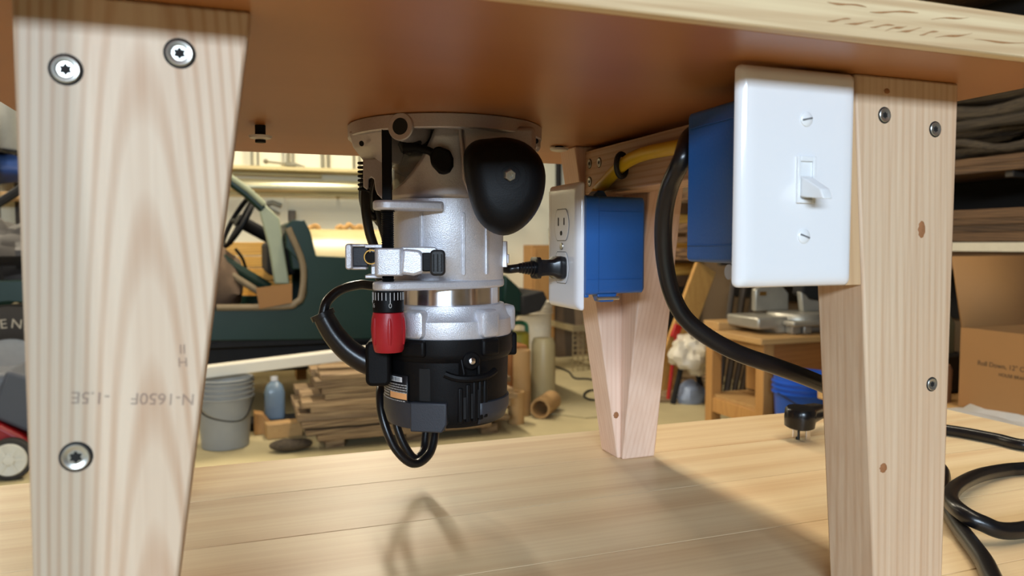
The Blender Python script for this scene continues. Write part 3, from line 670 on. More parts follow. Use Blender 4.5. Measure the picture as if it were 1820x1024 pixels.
# ------------------------------------------------------------------ heavy black power cord of the switch
R0 = .0063
pts = [(.2950,.4270,.2960), (.2885,.4420,.2945)]
pts += [tuple(atd(*p)) for p in ((1212,284,.500),(1191,330,.520),(1180,385,.535),(1180,450,.545),(1192,515,.550),(1215,562,.552),(1255,597,.556),(1310,627,.562),(1375,650,.570),(1440,674,.580),(1500,702,.600),(1560,740,.640))]
pts += [(.585,.545,.040),(.622,.555,.0155),(.628,.530,.0080)]
pts += [tuple(atz(x, y, R0)) for x, y in ((1676,880),(1700,930),(1745,992),(1790,1062))]
pts += [(.462,.300,R0),(.500,.235,R0),(.580,.215,R0),(.660,.258,R0),(.692,.318,R0),(.672,.372,R0),(.625,.397,R0)]
pts += [tuple(atz(x, y, z_)) for x, y, z_ in ((1800,944,R0+.002),(1745,930,R0+.009),(1708,910,R0+.0135),(1689,888,R0+.0125),(1700,866,R0+.008),(1738,846,R0+.003),(1785,836,R0),(1830,832,R0))]
pts += [(.815,.500,R0),(.862,.515,R0),(.870,.560,R0)]
pts += [tuple(atz(x, y, R0)) for x, y in ((1830,792),(1770,780),(1700,767),(1620,757),(1560,752))]
pts += [(.690,.7275,.0105),(.660,.722,.0200)]
pc = thing('extension_cord', 'thick black power cord looping from the switch box onto the bench', 'extension cord', (.62, .5, 0))
part('cord', G().tube(cr(pts, 9), R0, 14), CORD, pc)
# its plug, standing on the prongs
ph = atz(1418, 784, 0); hx, hy = ph.x+.004, ph.y+.004
hd = part('plug_head', G().lathe([(.0130,.0145),(.0165,.0165),(.0172,.0260),(.0170,.0350),(.0150,.0378),(.004,.0382)], T(hx,hy,0) @ Rx(radians(5)), 32), BLKG, pc)
dirp = Vector((.660-hx,.722-hy,0)).normalized(); M = frame((hx,hy,.0245), dirp, (0,0,1))
part('plug_body', G().loft([[(a*s+o_, b_*s2, z) for a, b_ in rrect(.022, .026, .006, 4)] for z, s, s2, o_ in ((.008,1,1,.001),(.030,.9,.85,.001),(.055,.8,.66,0),(.075,.66,.55,-.003))], M), BLKG, pc, label='black plug body')
for dx, dy, L_, r_ in ((-.0085,-.004,.012,0),(.0075,-.007,.0165,0),(0,.001,.0165,1)):
    if r_: part('ground_pin', G().cyl((hx+dx,hy+dy,.0175),(hx+dx,hy+dy,.0006),.0024,n=12), BLKG, pc)
    else: part('prong', G().bb(hx+dx-.0032,hx+dx+.0032,hy+dy-.0008,hy+dy+.0008,.0172-L_,.0175), CHROME, pc, .0004)

# ------------------------------------------------------------------ background: green open vehicle
VG = mat('green_car_paint', (14,42,34), .38, 0, .1, 6, spec=.35)
VGP = mat('pale_green_paint', (150,156,128), .45, 0, .12, 8)
HOOD_REFL = mat('cream_hood_reflection', (186,168,116), .35, 0, .06, 3)  # cream reflection on the dark hood, painted in as its base colour
TIRE = mat('tyre_rubber', (44,40,36), .75, 0, .15, 20, .3, 150)
TRIM = mat('worn_sill_trim', (128,112,86), .5, .2, .15, 20)
SEAT = mat('worn_brown_seat', (104,84,66), .9, 0, .35, 18, .8, 40)
UND = mat('dark_chassis', (22,20,19), .8)
VY = 5.0
def W(px, py, Y=VY): p = aty(px, py, Y); return (p.x, p.z)
ve = thing('open_vehicle', 'dark green open utility vehicle with no door behind the router', 'vehicle', (.2, 5.6, FL))
poly = [(-2.1,-.38),(-2.1,.02),(-.9,.02),(-.86,-.14), W(385,551), W(520,549), W(538,540), W(545,522), W(545,480), W(508,440), W(508,400), W(520,391), W(541,391), W(552,412), W(562,455), W(640,458), (1.35,.09),(1.62,.05),(1.82,-.05),(1.93,-.18),(1.95,-.27),(1.86,-.28)]
wheelx = 1.38
for i in range(11): a = pi*i/10; poly.append((wheelx+.43*cos(a), -.40+.36*sin(a)))
poly += [(.92,-.40), W(650,603), W(380,606), (-.9,-.39)]
for i in range(11): a = pi*i/10; poly.append((-1.21+.42*cos(a), -.40+.30*sin(a)))
part('body_side', G().prism(poly, VY, VY+.05, XZ), VG, ve, .012)
part('body_side', G().prism(poly, VY+1.35, VY+1.40, XZ), VG, ve, .012)
x0, x1 = W(556,420)[0], 1.78
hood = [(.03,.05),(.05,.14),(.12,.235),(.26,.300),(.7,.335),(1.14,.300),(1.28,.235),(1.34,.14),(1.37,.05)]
part('hood', G().prism([(VY+a, b) for a, b in hood], x0, x1, YZ), HOOD_REFL, ve, .01, ang=50, label='glossy hood with a cream reflection in its colour')
part('cowl', G().prism([W(508,400), W(520,391), W(541,391), W(556,425), W(556,480), W(520,480)], VY+.05, VY+1.35, XZ), VG, ve, .01)
tr = [W(385,547), W(505,545), W(526,538), W(536,524), W(538,470), W(512,405)]
part('door_trim', G().tube(cr([(a, VY-.005, b) for a, b in tr], 6), .02, 8), TRIM, ve)
part('windshield_post', G().prism([W(461,376,VY+.1), W(470,362,VY+.1), W(497,388,VY+.1), W(515,505,VY+.1), W(488,505,VY+.1), W(478,440,VY+.1)], VY+.10, VY+.16, XZ), VGP, ve, .01)
part('windshield_rail', G().tube([aty(x, y, VY+.12) for x, y in ((398,314),(440,346),(468,372))], .028, 10), VG, ve)
part('windshield_rail', G().tube([aty(x, y, VY+.10) for x, y in ((398,306),(442,338),(470,364))], .018, 8), VGP, ve)
part('door_brace', G().tube([aty(x, y, VY+.3) for x, y in ((380,450),(425,480),(478,512))], .035, 8), VG, ve)
part('door_brace', G().tube([aty(x, y, VY+.24) for x, y in ((378,466),(420,494),(470,525))], .022, 8), TRIM, ve)
sc_ = aty(424, 392, VY+.5); ax_ = Vector((-.80,-.18,.45)).normalized(); fr_ = frame(sc_, ax_)
part('steering_wheel', G().tube([fr_ @ Vector((.20*cos(a), .20*sin(a), 0)) for a in [2*pi*i/32 for i in range(32)]], .017, 8, closed=True), BLK, ve)
g = G()
for a in (90, 210, 330): g.tube([fr_ @ Vector((0,0,-.02)), fr_ @ Vector((.2*cos(radians(a)), .2*sin(radians(a)), 0))], .02, 8)
g.cyl(fr_ @ Vector((0,0,.01)), fr_ @ Vector((0,0,-.42)), .045, n=14)
part('steering_column', g, BLK, ve)
part('dashboard', G().bb(W(512,440)[0]-.12, W(512,440)[0]+.06, VY+.2, VY+1.3, .02, .24), UND, ve, .03)
part('gear_lever', G().tube(cr([aty(x, y, VY+.6) for x, y in ((418,442),(432,462),(441,495))], 5), .010, 8).ball(aty(438,536-42,VY+.6), .035), BLK, ve)
part('seat', G().ball((-.18, VY+.35, -.02), (.22,.24,.26), 20, 12).lump(.05, 6, 2), SEAT, ve)
part('seat_base', G().bb(-.55, .05, VY+.1, VY+.6, -.36, -.19), SEAT, ve, .03)
part('floor_pan', G().bb(-2.0, 1.3, VY+.05, VY+1.35, -.42, -.38), UND, ve)
part('chassis', G().bb(-2.0, 1.8, VY+.25, VY+1.15, -.62, -.421), UND, ve, .02)
part('bumper', G().prism([(1.86,-.13),(2.02,-.10),(2.05,-.16),(2.0,-.24),(1.86,-.27)], VY-.1, VY+1.5, XZ), UND, ve, .01)
part('fender_flare', G().prism([W(893,488), W(915,508), W(938,548), W(940,556), W(905,552), W(890,535)], VY-.06, VY+.02, XZ), VG, ve, .01)
def wheel(x, y):
    M = T(x, y, FL+.39) @ Rx(pi/2)
    t = part('wheel', G().lathe([(.20,.11),(.24,.12),(.34,.115),(.385,.09),(.39,0),(.385,-.09),(.34,-.115),(.24,-.12),(.20,-.11),(.20,.11)], M, 40, cap=False), TIRE, ve)
    part('rim', G().lathe([(.205,.10),(.19,.08),(.17,.02),(.08,.04),(.05,.05),(.001,.05)], M, 32), mat('steel_rim', (150,146,138), .4, .5), t)
    return t
for x in (wheelx, -1.21):
    for y in (VY+.10, VY+1.28):
        t = wheel(x, y)
        if x < 0 and y < VY+.5:
            for k, ch in enumerate('ENE'):
                a = radians(95-13*k); c = Vector((x+.285*cos(a), y-.1195, FL+.39+.285*sin(a)))
                text('tyre_letter', ch, .075, frame(c, (0,-1,0), (sin(a),0,-cos(a))), INK if False else mat('tyre_letter_ink', (176,168,150), .7), t, depth=.002)
CARD = mat('cardboard', (148,106,60), .8, 0, .08, 8)
cc = aty(488, 527, VY-.02)
solo('cardboard_sheet', G().prism([(W(455,512,VY-.03)), (W(519,504,VY-.03)), (W(519,538,VY-.03)), (W(461,549,VY-.03))], VY-.035, VY-.027, XZ), CARD, 'flat orange-brown cardboard piece leaning in the vehicle door opening', 'cardboard')

# back wall: shelf, duct, clamps, boards
SHELFM = mat('cream_shelf_board', (206,190,140), .6, 0, .1, 4)
GALV = mat('galvanised_duct', (176,172,142), .3, .7, .12, 6)
sz = aty(520, 300, 7.0).z
solo('wall_shelf', G().bb(-.85, 2.6, 6.95, 7.2, sz-.02, sz+.012), SHELFM, 'long cream shelf board high on the back wall', 'shelf', bevel=.004)
dzz = aty(520, 333, 6.95).z; dr_ = .068
du = thing('air_duct', 'round galvanised duct running along the back wall under the shelf', 'duct', (.4, 6.98, dzz-dr_))
part('pipe', G().cyl((-.85,6.98,dzz),(2.4,6.98,dzz),dr_,n=24), GALV, du)
for x in (-.02, .03, 1.55): part('joint_ring', G().lathe([(dr_,-.006),(dr_+.006,0),(dr_,.006)], frame((x,6.98,dzz),(1,0,0)), 24, cap=False), GALV, du)
for x in (-.6, .9): part('hanger', G().bb(x-.015,x+.015,7.03,7.199,dzz-.02,dzz+.02), GALV, du)
e0 = aty(572, 314, 7.1)
solo('wall_conduit', G().cyl((-.85,7.17,e0.z+.02),(e0.x,7.17,e0.z+.01),.022,n=12), SHELFM, 'thin cream conduit ending above the duct', 'pipe')
CLM = mat('grey_clamp_steel', (128,122,100), .45, .5)
for i, px in enumerate((453, 516, 580, 634)):
    q = aty(px, 285, 7.08)
    t = thing('bar_clamp', ('bar clamp standing on the wall shelf, leftmost', 'bar clamp with sliding crossbar on the wall shelf', 'plain bar clamp on the wall shelf right of the crossbar clamp', 'bar clamp on the wall shelf nearest the router cord')[i], 'clamp', (q.x, 7.08, sz+.012), 'clamps on the wall shelf')
    for s in (-.025, .025): part('bar', G().bb(q.x+s-.011, q.x+s+.011, 7.07, 7.09, sz+.0125, sz+.7), CLM, t, .002)
    part('foot', G().bb(q.x-.045, q.x+.045, 7.05, 7.11, sz+.0125, sz+.026), CLM, t, .003)
    if i == 1:
        part('crossbar', G().cyl((q.x-.21,7.055,sz+.062),(q.x+.02,7.055,sz+.04),.009).ball((q.x-.21,7.055,sz+.062),.022,10,8), CLM, t)
        part('jaw', G().prism([(q.x-.05,sz+.027),(q.x+.13,sz+.027),(q.x+.03,sz+.06),(q.x-.05,sz+.06)],7.03,7.07,XZ), CLM, t, .003)
YW = wood('yellow_board_wood', (222,174,84), (186,134,58), 'X', 16, rnd=.2)
for i, (z0, h) in enumerate(((-.19,.12),(-.065,.10),(.04,.09),(.135,.11))):
    solo('shelf_board', G().bb(-.9+.05*i, .75-.06*i, 6.5, 6.72, z0, z0+h-.003), YW, ('lowest board of the yellow stack beyond the vehicle','second board up in the yellow stack beyond the vehicle','third board up in the yellow stack beyond the vehicle','topmost board of the yellow stack beyond the vehicle')[i], 'board', group='yellow boards beyond the vehicle', bevel=.004)
tq = thing('board_trestle', 'low dark trestle under the yellow boards beyond the vehicle', 'trestle', (-.1, 6.6, FL))
for x in (-.6, .5): part('leg', G().bb(x-.04,x+.04,6.48,6.74,FL,-.26), SHOPW, tq)
part('beam', G().bb(-.8,.7,6.48,6.74,-.26,-.191), SHOPX, tq)
# wall switch box with conduit and a sketchy wire
q = aty(519, 383, 7.15)
bxx = thing('wall_box', 'small dark electrical box on the back wall above the cowl', 'electrical box', (q.x, 7.17, q.z-.05))
part('case', G().bb(q.x-.03,q.x+.03,7.13,7.199,q.z-.08,q.z+.045), mat('dark_steel_box', (84,76,64), .5, .3), bxx, .004)
part('conduit', G().bb(q.x-.06,q.x-.035,7.17,7.199,q.z-.08,dzz-.05), WALL, bxx)
q = aty(488, 358, 7.17)
solo('wall_tool', G().tube([aty(x, y, 7.17) for x, y in ((475,362),(484,360),(500,366))], .02, 6).tube([aty(x, y, 7.17) for x, y in ((470,362),(480,372),(497,380))], .012, 6), CLM, 'small grey hand tool hung on the back wall above the vehicle', 'tool')
for k, (x0, x1) in enumerate(((549,568),(598,645))):
    solo('rag_bundle', G().tube(cr([aty(x0+(x1-x0)*t, 408-6*sin(pi*t)-3*k*sin(5*pi*t), 5.75) for t in [i/8 for i in range(9)]],4), .020, 8).lump(.010, 30, k), mat('straw_rope_%d' % k, (176,138,84), .9, 0, .3, 40), ('short tan rope end lying on the vehicle hood','long tan rope bundle lying on the vehicle hood behind the cord')[k], 'rope')

# ------------------------------------------------------------------ bucket, white board, plank stack
GB = mat('grey_bucket_plastic', (142,144,142), .5, 0, .12, 12)
def bucket(name, label, x, y, h, r0, r1, m, ribs=4, handle=True, liquid=None):
    t = thing(name, label, 'bucket', (x, y, FL))
    prof = [(r0*.3,FL+.004),(r0,FL+.004)]; zt = FL+h
    prof += [(r1-.006, zt-.115)]
    for k in range(ribs):
        z = zt-.11+k*.028; prof += [(r1-.004,z),(r1+.008,z+.004),(r1+.008,z+.010),(r1-.004,z+.014)]
    prof += [(r1,zt-.004),(r1+.008,zt-.002),(r1+.006,zt),(r1-.006,zt),(r1-.01,zt-.02),(r0-.006,FL+.02),(.001,FL+.02)]
    part('pail', G().lathe(prof, T(x,y,0), 40), m, t, ang=30)
    if handle:
        part('bail', G().tube(cr([(x-r1-.01,y,zt-.10),(x-.10,y-r1-.012,zt-.17),(x+.03,y-r1-.012,zt-.215),(x+.11,y-r1+.03,zt-.20),(x+r1+.01,y,zt-.10)],6), .004, 8), UND, t)
    return t
bkt = atz(400, 803, FL); bY = bkt.y+.13
bq = aty(400, 740, bY)
bucket('grey_bucket', 'grey ribbed plastic bucket on the floor beside the plank stack', bq.x, bY, .385, .125, .150, GB)
a_, b_ = aty(300, 667, bY-.05), aty(700, 628, bY-.15)
d_ = (b_-a_).normalized()
wbz = FL+.386
solo('white_board', G().bb(-.40, .80, -.05, .05, 0, .062, frame((bq.x, bY-.02, wbz+.016), (-.085,0,1), (1,-.06,.085))), mat('white_trim_board', (216,210,194), .5, 0, .04, 4), 'long white trim board lying across the grey bucket and plank stack', 'board', bevel=.006)
q = aty(388, 651, bY+.3)
rs = random.Random(7)
z = FL+.001
SK = []
sx0, sx1, sy = .40, 1.46, 4.22
for x, wh in ((.5,'left'), (.95,'middle'), (1.4,'right')): solo('pallet_block', G().bb(x-.05, x+.05, sy+.02, sy+.62, z, z+.055), ROUGHW, '%s pallet bearer under the plank stack on the floor' % wh, 'wood block', group='bearers under the plank stack')
z += .056
n_l = 0
ORD = ('first','second','third','fourth','fifth','sixth','seventh','eighth','ninth','tenth','eleventh','twelfth','thirteenth','fourteenth')
while z < FL+.47:
    high = z > FL+.395
    h = rs.choice((.028,.034,.042)); x0 = (.80 if high else sx0)+rs.uniform(-.05,.05)+(.04 if n_l > 5 else -.04)
    y = sy-(0.05 if n_l < 3 else 0)
    for row, wd in (('front',.17), ('middle',.20), ('back',.19)):
        solo('plank', G().bb(x0+rs.uniform(-.03,.03), sx1+rs.uniform(-.08,.14)-(.10 if n_l > 7 else 0), y, y+wd, z+.0005, z+h), ROUGHW, 'rough-sawn %s plank in the %s layer up of the floor stack' % (row, ORD[n_l]), 'plank', group='planks stacked on the floor', bevel=.003)
        y += wd+rs.uniform(.004,.03)
    z += h+rs.choice((.001,.001,.012)); n_l += 1
topz = FL+.47
solo('hose_coil', G().tube([(1.02+.15*cos(t)+.003*t, sy+.36+.15*sin(t), z+.016+.0036*t) for t in [2*pi*3*i/90 for i in range(91)]], .014, 8), RUB, 'black hose coil on top of the plank stack', 'hose')
q = atz(478, 775, FL)
solo('wood_block', G().bb(-.10,.10,-.05,.05,0,.085, T(q.x+.08,q.y-.03,FL+.001) @ Rz(.15)), SHOPX, 'pale wooden block on the floor between bucket and plank stack', 'wood block', bevel=.004)
solo('wood_wedge', G().prism([(-.05,0),(.09,0),(.05,.05),(.0,.12),(-.05,.13)], -.05, .05, T(q.x-.03,q.y+.09,FL+.001) @ XZ), SHOPW, 'orange wooden wedge on the floor right behind the grey bucket', 'wood block', bevel=.004)
q = atz(518, 806, FL)
solo('bark_piece', G().ball((q.x,q.y+.05,FL+.035), (.12,.06,.034), 16, 8).lump(.012, 12), BARK, 'flat brown bark piece on the floor in front of the plank stack', 'wood piece')
q = atz(490, 772, FL); jx, jy = q.x+.02, 4.86
q = aty(488, 705, jy)
jg = thing('plastic_jug', 'translucent blue plastic jug on a crate behind the grey bucket', 'jug', (q.x, jy, q.z-.13))
part('body', G().loft([[(q.x+a, jy+b_, z_) for a, b_ in rrect(.12*s, .10*s, .03*s, 4)] for z_, s in ((q.z-.13,.92),(q.z-.12,1),(q.z+.03,1),(q.z+.07,.8),(q.z+.10,.34))]), mat('blue_jug_plastic', (140,164,186), .25, 0, .1, 10, trans=.3), jg, ang=50)
part('cap', G().cyl((q.x,jy,q.z+.10),(q.x,jy,q.z+.125),.022), WHITEM, jg)
solo('dark_crate', G().bb(q.x-.2,q.x+.14,jy-.09,jy+.10,FL+.001,q.z-.131), UND, 'dark crate on the floor under the blue jug', 'crate', bevel=.01)

# ------------------------------------------------------------------ cardboard tubes, white bucket, bin, wire basket
TUB = mat('cardboard_tube', (178,142,94), .7, 0, .06, 6)
def ctube(label, x, y, r, h, m=TUB):
    return solo('cardboard_tube', G().lathe([(r*.8,0),(r,0),(r,h),(r*.8,h),(r*.8,0)], T(x,y,FL+.001), 28, cap=False), m, label, 'tube')
q = atz(917, 758, FL); ctube('short wide cardboard tube on the floor right of the plank stack', q.x+.03, q.y+.08, .052, .20)
q = atz(934, 750, FL); ctube('tall cardboard tube on the floor behind the short one', q.x+.05, q.y+.20, .058, .43)
q = atz(965, 748, FL)
solo('cardboard_tube', G().lathe([(.052,0),(.066,0),(.066,.28),(.052,.28),(.052,0)], frame((q.x,q.y+.05,FL+.068),(.62,.78,0)), 28, cap=False), TUB, 'cardboard tube lying on the floor with its open end showing', 'tube')
q = atz(975, 720, FL)
solo('plastic_roll', G().lathe([(.03,0),(.085,0),(.088,.02),(.085,.42),(.07,.46),(.03,.46)], T(q.x,q.y+.1,FL+.001), 28), mat('cloudy_plastic_film', (196,182,140), .4, 0, .1, 8, trans=.25), 'upright roll of cloudy plastic film beside the cardboard tubes', 'roll')
q = atz(922, 742, FL); q.x = aty(910,660,4.75).x
solo('brown_box', G().bb(q.x,q.x+.13,4.79,4.97,FL+.001,FL+.44), mat('brown_carton', (150,98,52), .8), 'brown carton on the floor behind the tall cardboard tube', 'carton', bevel=.006)
q = atz(967, 668, FL)
bucket('white_bucket', 'white plastic bucket on a stump near the back wall', q.x+.05, 6.3, .62, .13, .15, mat('white_bucket_plastic', (222,214,194), .5), 3, False)
q = aty(922, 600, 5.65)
wc = thing('watering_can', 'yellow plastic can with green handle in front of the vehicle', 'can', (q.x, 5.65, FL))
part('body', G().lathe([(.05,FL+.002),(.085,FL+.002),(.085,q.z+.03),(.06,q.z+.05)], T(q.x,5.65,0), 24), mat('yellow_can_plastic', (196,178,60), .5), wc)
part('handle', G().tube(cr([(q.x-.07,5.65,q.z+.03),(q.x-.06,5.65,q.z+.10),(q.x,5.65,q.z+.12),(q.x+.06,5.65,q.z+.10),(q.x+.07,5.65,q.z+.03)],5), .018, 8), mat('green_can_handle', (60,130,90), .5), wc)
WIRE = mat('pale_wire', (176,160,124), .4, .5)
q = aty(1010, 615, 6.2); k0 = thing('wire_basket', 'wire basket stand near the back wall left of the rear leg', 'basket', (q.x+.1, 6.2, FL))
zt = aty(1020, 582, 6.2).z
for i in range(8): part('wire', G().cyl((q.x+.05*i,6.1,FL+.002),(q.x+.05*i,6.1,zt),.006,n=6), WIRE, k0)
for i in range(8): part('wire', G().cyl((q.x,6.1,FL+.05+.095*i*(zt-FL)/.8),(q.x+.35,6.1,FL+.05+.095*i*(zt-FL)/.8),.006,n=6), WIRE, k0)
part('top_frame', G().bb(q.x-.02,q.x+.38,6.05,6.1,zt-.02,zt+.03).bb(q.x+.34,q.x+.38,6.1,6.6,zt-.02,zt+.03).bb(q.x-.02,q.x+.02,6.1,6.6,zt-.02,zt+.03), WIRE, k0)
# leaning boards and a cupboard against the back wall
for i, (px, wd, col_) in enumerate(((992,.10,(92,74,54)),(1010,.12,(70,58,44)),(1027,.09,(120,100,76)),(1046,.10,(150,112,70)))):
    q = aty(px, 520, 7.0)
    h = (1.3,1.15,1.05,1.2)[i]
    solo('leaning_board', G().bb(q.x-wd/2,q.x+wd/2,-.015,.015,0,h, T(0,6.93-.05*i*0+0,FL+.001) @ Rx(radians(-8))), mat('weathered_board_%d' % i, col_, .8, 0, .3, 12), ('dark narrow board leaning on the back wall behind the white bucket','wide dark board leaning on the back wall','grey board leaning on the back wall behind the wire basket','tan board leaning on the back wall nearest the rear leg')[i], 'board')
q = aty(942, 470, 7.0)
cbn = thing('wall_cabinet', 'tan wooden cabinet against the back wall behind the plug', 'cabinet', (q.x+.12, 7.0, FL))
part('body', G().bb(q.x,q.x+.25,6.95,7.19,FL,.22), SHOPW, cbn, .006)
part('door', G().bb(q.x+.02,q.x+.23,6.93,6.949,FL+.05,.19), SHOPW, cbn, .004)
q = aty(993, 350, 7.15); solo('wall_pipe', G().cyl((q.x,7.16,-.2),(q.x,7.16,2.4),.03,n=12), UND, 'dark vertical pipe on the back wall left of the rear leg', 'pipe')
# floor sheets and cords
PAP = mat('pale_floor_sheet', (176,164,128), .8, 0, .12, 8)
q = atz(1035, 728, FL); solo('floor_sheet', G().prism([(-.30,-.02),(-.10,-.26),(.30,-.28),(.45,.10),(.1,.22)], 0, .008, T(q.x,q.y,FL+.001)), PAP, 'pale stiff sheet on the floor left of the rear leg', 'sheet')
solo('floor_cable', G().tube(cr([(*atz(x,y,FL).xy,FL+.008) for x,y in ((985,652),(1010,662),(1022,674),(1050,676),(1090,690))],6), .008, 6), UND, 'thin dark cable straggling across the floor behind the rear leg', 'cable')
solo('floor_ring', G().tube(cr([(*atz(x,y,FL).xy,FL+.008) for x,y in ((1075,696),(1048,696),(1038,704),(1048,712),(1080,714))],6), .008, 6), UND, 'thin dark wire loop on the floor left of the rear leg', 'wire')

# ------------------------------------------------------------------ miter saw bench
sb = thing('saw_bench', 'open-fronted brown wooden bench carrying the miter saw', 'bench', (3.3, 3.8, FL))
bxl, byf, byb, bzt = 2.78, 3.50, 4.06, -.335
part('worktop', G().bb(bxl-.05, 3.81, byf-.04, byb+.08, bzt, bzt+.035), SHOPX, sb, .004)
for x, y in ((bxl,byf),(bxl,byb-.07),(3.73,byf),(3.73,byb-.07)): part('post', G().bb(x,x+.07,y,y+.07,FL,bzt-.001), SHOPW, sb, .003)
part('rail', G().bb(bxl+.005,bxl+.05,byf+.071,byb-.071,bzt-.10,bzt-.001), SHOPW, sb, .003)
part('rail', G().bb(bxl+.005,bxl+.05,byf+.071,byb-.071,FL+.08,FL+.17), SHOPW, sb, .003)
part('shelf', G().bb(bxl+.02,3.79,byf+.02,byb-.02,FL+.171,FL+.19), SHOPX, sb)
part('side_panel', G().bb(bxl+.071,3.729,byf+.01,byf+.028,FL+.05,bzt-.001), wood('brown_plywood', (168,110,56), (140,86,40), 'X', 12, amt=.3, rnd=0), sb)
part('back_panel', G().bb(bxl+.3,bxl+.32,byf+.03,byb-.01,FL+.2,bzt-.001), SHOPW, sb)
ALS = mat('saw_casting', (176,172,160), .4, .6, .12, 20)
ms = thing('miter_saw', 'grey miter saw base with fence on the brown wooden bench', 'miter saw', (3.3, 3.75, bzt+.035))
z0 = bzt+.0355
part('base_casting', G().prism([(2.83,z0+.03),(2.95,z0+.03),(2.97,z0+.0),(3.62,z0+.0),(3.64,z0+.05),(3.64,z0+.10),(2.83,z0+.10)], 3.62, 3.92, XZ), ALS, ms, .012)
part('foot', G().bb(3.02,3.09,3.56,3.62,z0,z0+.08).bb(3.10,3.16,3.55,3.60,z0,z0+.05), ALS, ms, .01)
part('turntable', G().lathe([(.05,z0+.04),(.17,z0+.05),(.175,z0+.09),(.16,z0+.115),(.03,z0+.118)], T(3.18,3.72,0), 32), ALS, ms)
part('miter_arm', G().bb(3.0,3.40,3.52,3.62,z0+.05,z0+.08), ALS, ms, .008)
part('fence', G().prism([(2.98,z0+.115),(2.98,z0+.25),(3.02,z0+.27),(3.18,z0+.27),(3.23,z0+.22),(3.23,z0+.115)], 3.84, 3.88, XZ), ALS, ms, .008)
part('fence', G().prism([(3.22,z0+.117),(3.20,z0+.24),(3.24,z0+.22),(3.27,z0+.19),(3.40,z0+.17),(3.48,z0+.19),(3.53,z0+.24),(3.55,z0+.117)], 3.70, 3.74, XZ), ALS, ms, .008)
part('saw_head', G().prism([(3.36,z0+.20),(3.50,z0+.16),(3.66,z0+.20),(3.68,z0+.33),(3.52,z0+.37),(3.38,z0+.31)], 3.88, 3.98, XZ), UND, ms, .02)
part('fence_mark', G().bb(3.01,3.06,3.8385,3.8395,z0+.21,z0+.235), BRASS, ms)
q = atx(1270, 572, 2.80); solo('offcut_block', G().bb(bxl-.02,bxl+.22,q.y-.10,q.y+.06,bzt+.0355,bzt+.085), SHOPX, 'pale offcut on the left end of the saw bench', 'wood block', bevel=.004)
solo('offcut_block', G().bb(3.42,3.62,3.50,3.58,bzt+.0355,bzt+.085), SHOPX, 'pale offcut on the saw bench right of the miter saw', 'wood block', bevel=.004)
q = aty(1432, 700, 3.26)
bucket('blue_bucket', 'bright blue plastic bucket on the floor beside the saw bench', q.x+.01, 3.30, .43, .125, .150, mat('blue_bucket_plastic', (24,84,190), .4, 0, .1, 10), 3, True)
# leaning plank, bag, offcuts
LP = wood('leaning_plank_wood', (210,164,92), (170,118,58), 'Z', 24, rnd=.1)
for k, (p0, p1, Y0, Y1, wd, lab) in enumerate((((1172,690),(1254,474),4.86,5.02,.19,'wide pale plank leaning to the right behind the black cord'),((1150,660),(1186,480),5.15,5.3,.09,'narrow plank leaning behind the wide pale plank'))):
    a_ = aty(*p0, Y0); a_.z = FL+.002+.03; b_ = aty(*p1, Y1); dd = b_-a_
    M = frame(a_, dd, (dd.z,0,-dd.x)); solo('leaning_plank', G().bb(-wd/2,wd/2,-.018,.018,0,dd.length, M), LP, lab, 'plank', bevel=.004)
for k in range(5):
    px = 1276+13*k; a_ = aty(px, 640, 4.42); a_.z = FL+.01; b_ = aty(px+30+8*k, 480, 4.62); 
    solo('iron_bar', G().tube([a_, b_], .022+.004*(k%2), 8), mat('dark_bar_%d' % k, (62+10*k,54+8*k,46+6*k), .6, .3), '%s dark bar leaning behind the saw bench' % ('leftmost','second from left','middle','fourth from left','rightmost')[k], 'bar', group='dark bars leaning behind the saw bench')
q = aty(1230, 635, 4.55)
solo('plastic_bag', G().ball((q.x,4.55,q.z+.02), (.165,.12,.135), 44, 26).lump(.06, 8, 3).lump(.008, 22, 9), mat('white_bag_film', (214,206,188), .4, 0, .06, 10, .4, 30), 'crumpled white plastic bag hanging left of the saw bench', 'bag', ang=25)
solo('plastic_bag', G().ball((q.x+.03,4.62,q.z-.30), (.11,.10,.12), 30, 18).lump(.035, 6, 6), mat('blue_white_bag_film', (150,164,190), .4, 0, .25, 9), 'small blue and white bag under the white plastic bag', 'bag', ang=25)
solo('stool_frame', G().tube([(q.x-.12,4.60,FL+.001),(q.x-.05,4.60,q.z-.05)], .02, 8).tube([(q.x+.14,4.60,FL+.001),(q.x+.06,4.60,q.z-.05)], .02, 8).tube([(q.x-.05,4.60,q.z-.05),(q.x+.06,4.60,q.z-.05)], .02, 8), UND, 'dark stool frame carrying the white plastic bag', 'stool')
q = aty(1207, 590, 4.62); solo('red_clamp', G().bb(-.03,.03,-.015,.015,-.05,.05, T(q.x,4.66,q.z) @ Ry(.4)).cyl((q.x,4.66,q.z-.04),(q.x-.06,4.66,FL+.001),.014), mat('red_plastic', (176,30,24), .4), 'red clamp handle standing left of the white plastic bag', 'clamp', bevel=.006)
rs = random.Random(5); z = FL+.002
for k, (px, py, L_, wd, ang_) in enumerate(((1185,712,.62,.26,-.35),(1215,705,.55,.20,.5),(1200,694,.5,.10,-.25),(1225,688,.40,.24,-.5),(1238,682,.45,.08,-.6))):
    q = atz(px, py, FL)
    solo('floor_offcut', G().bb(-L_/2,L_/2,-wd/2,wd/2,0,.022, T(q.x,q.y+.05,z) @ Rz(ang_)), ROUGHW, ('broad flat board at the bottom of the offcut pile by the saw bench','square-ended board second in the offcut pile by the saw bench','narrow stick across the offcut pile by the saw bench','short wide board near the top of the offcut pile','thin stick on top of the offcut pile')[k], 'board', group='offcuts on the floor by the saw bench', bevel=.003); z += .0235

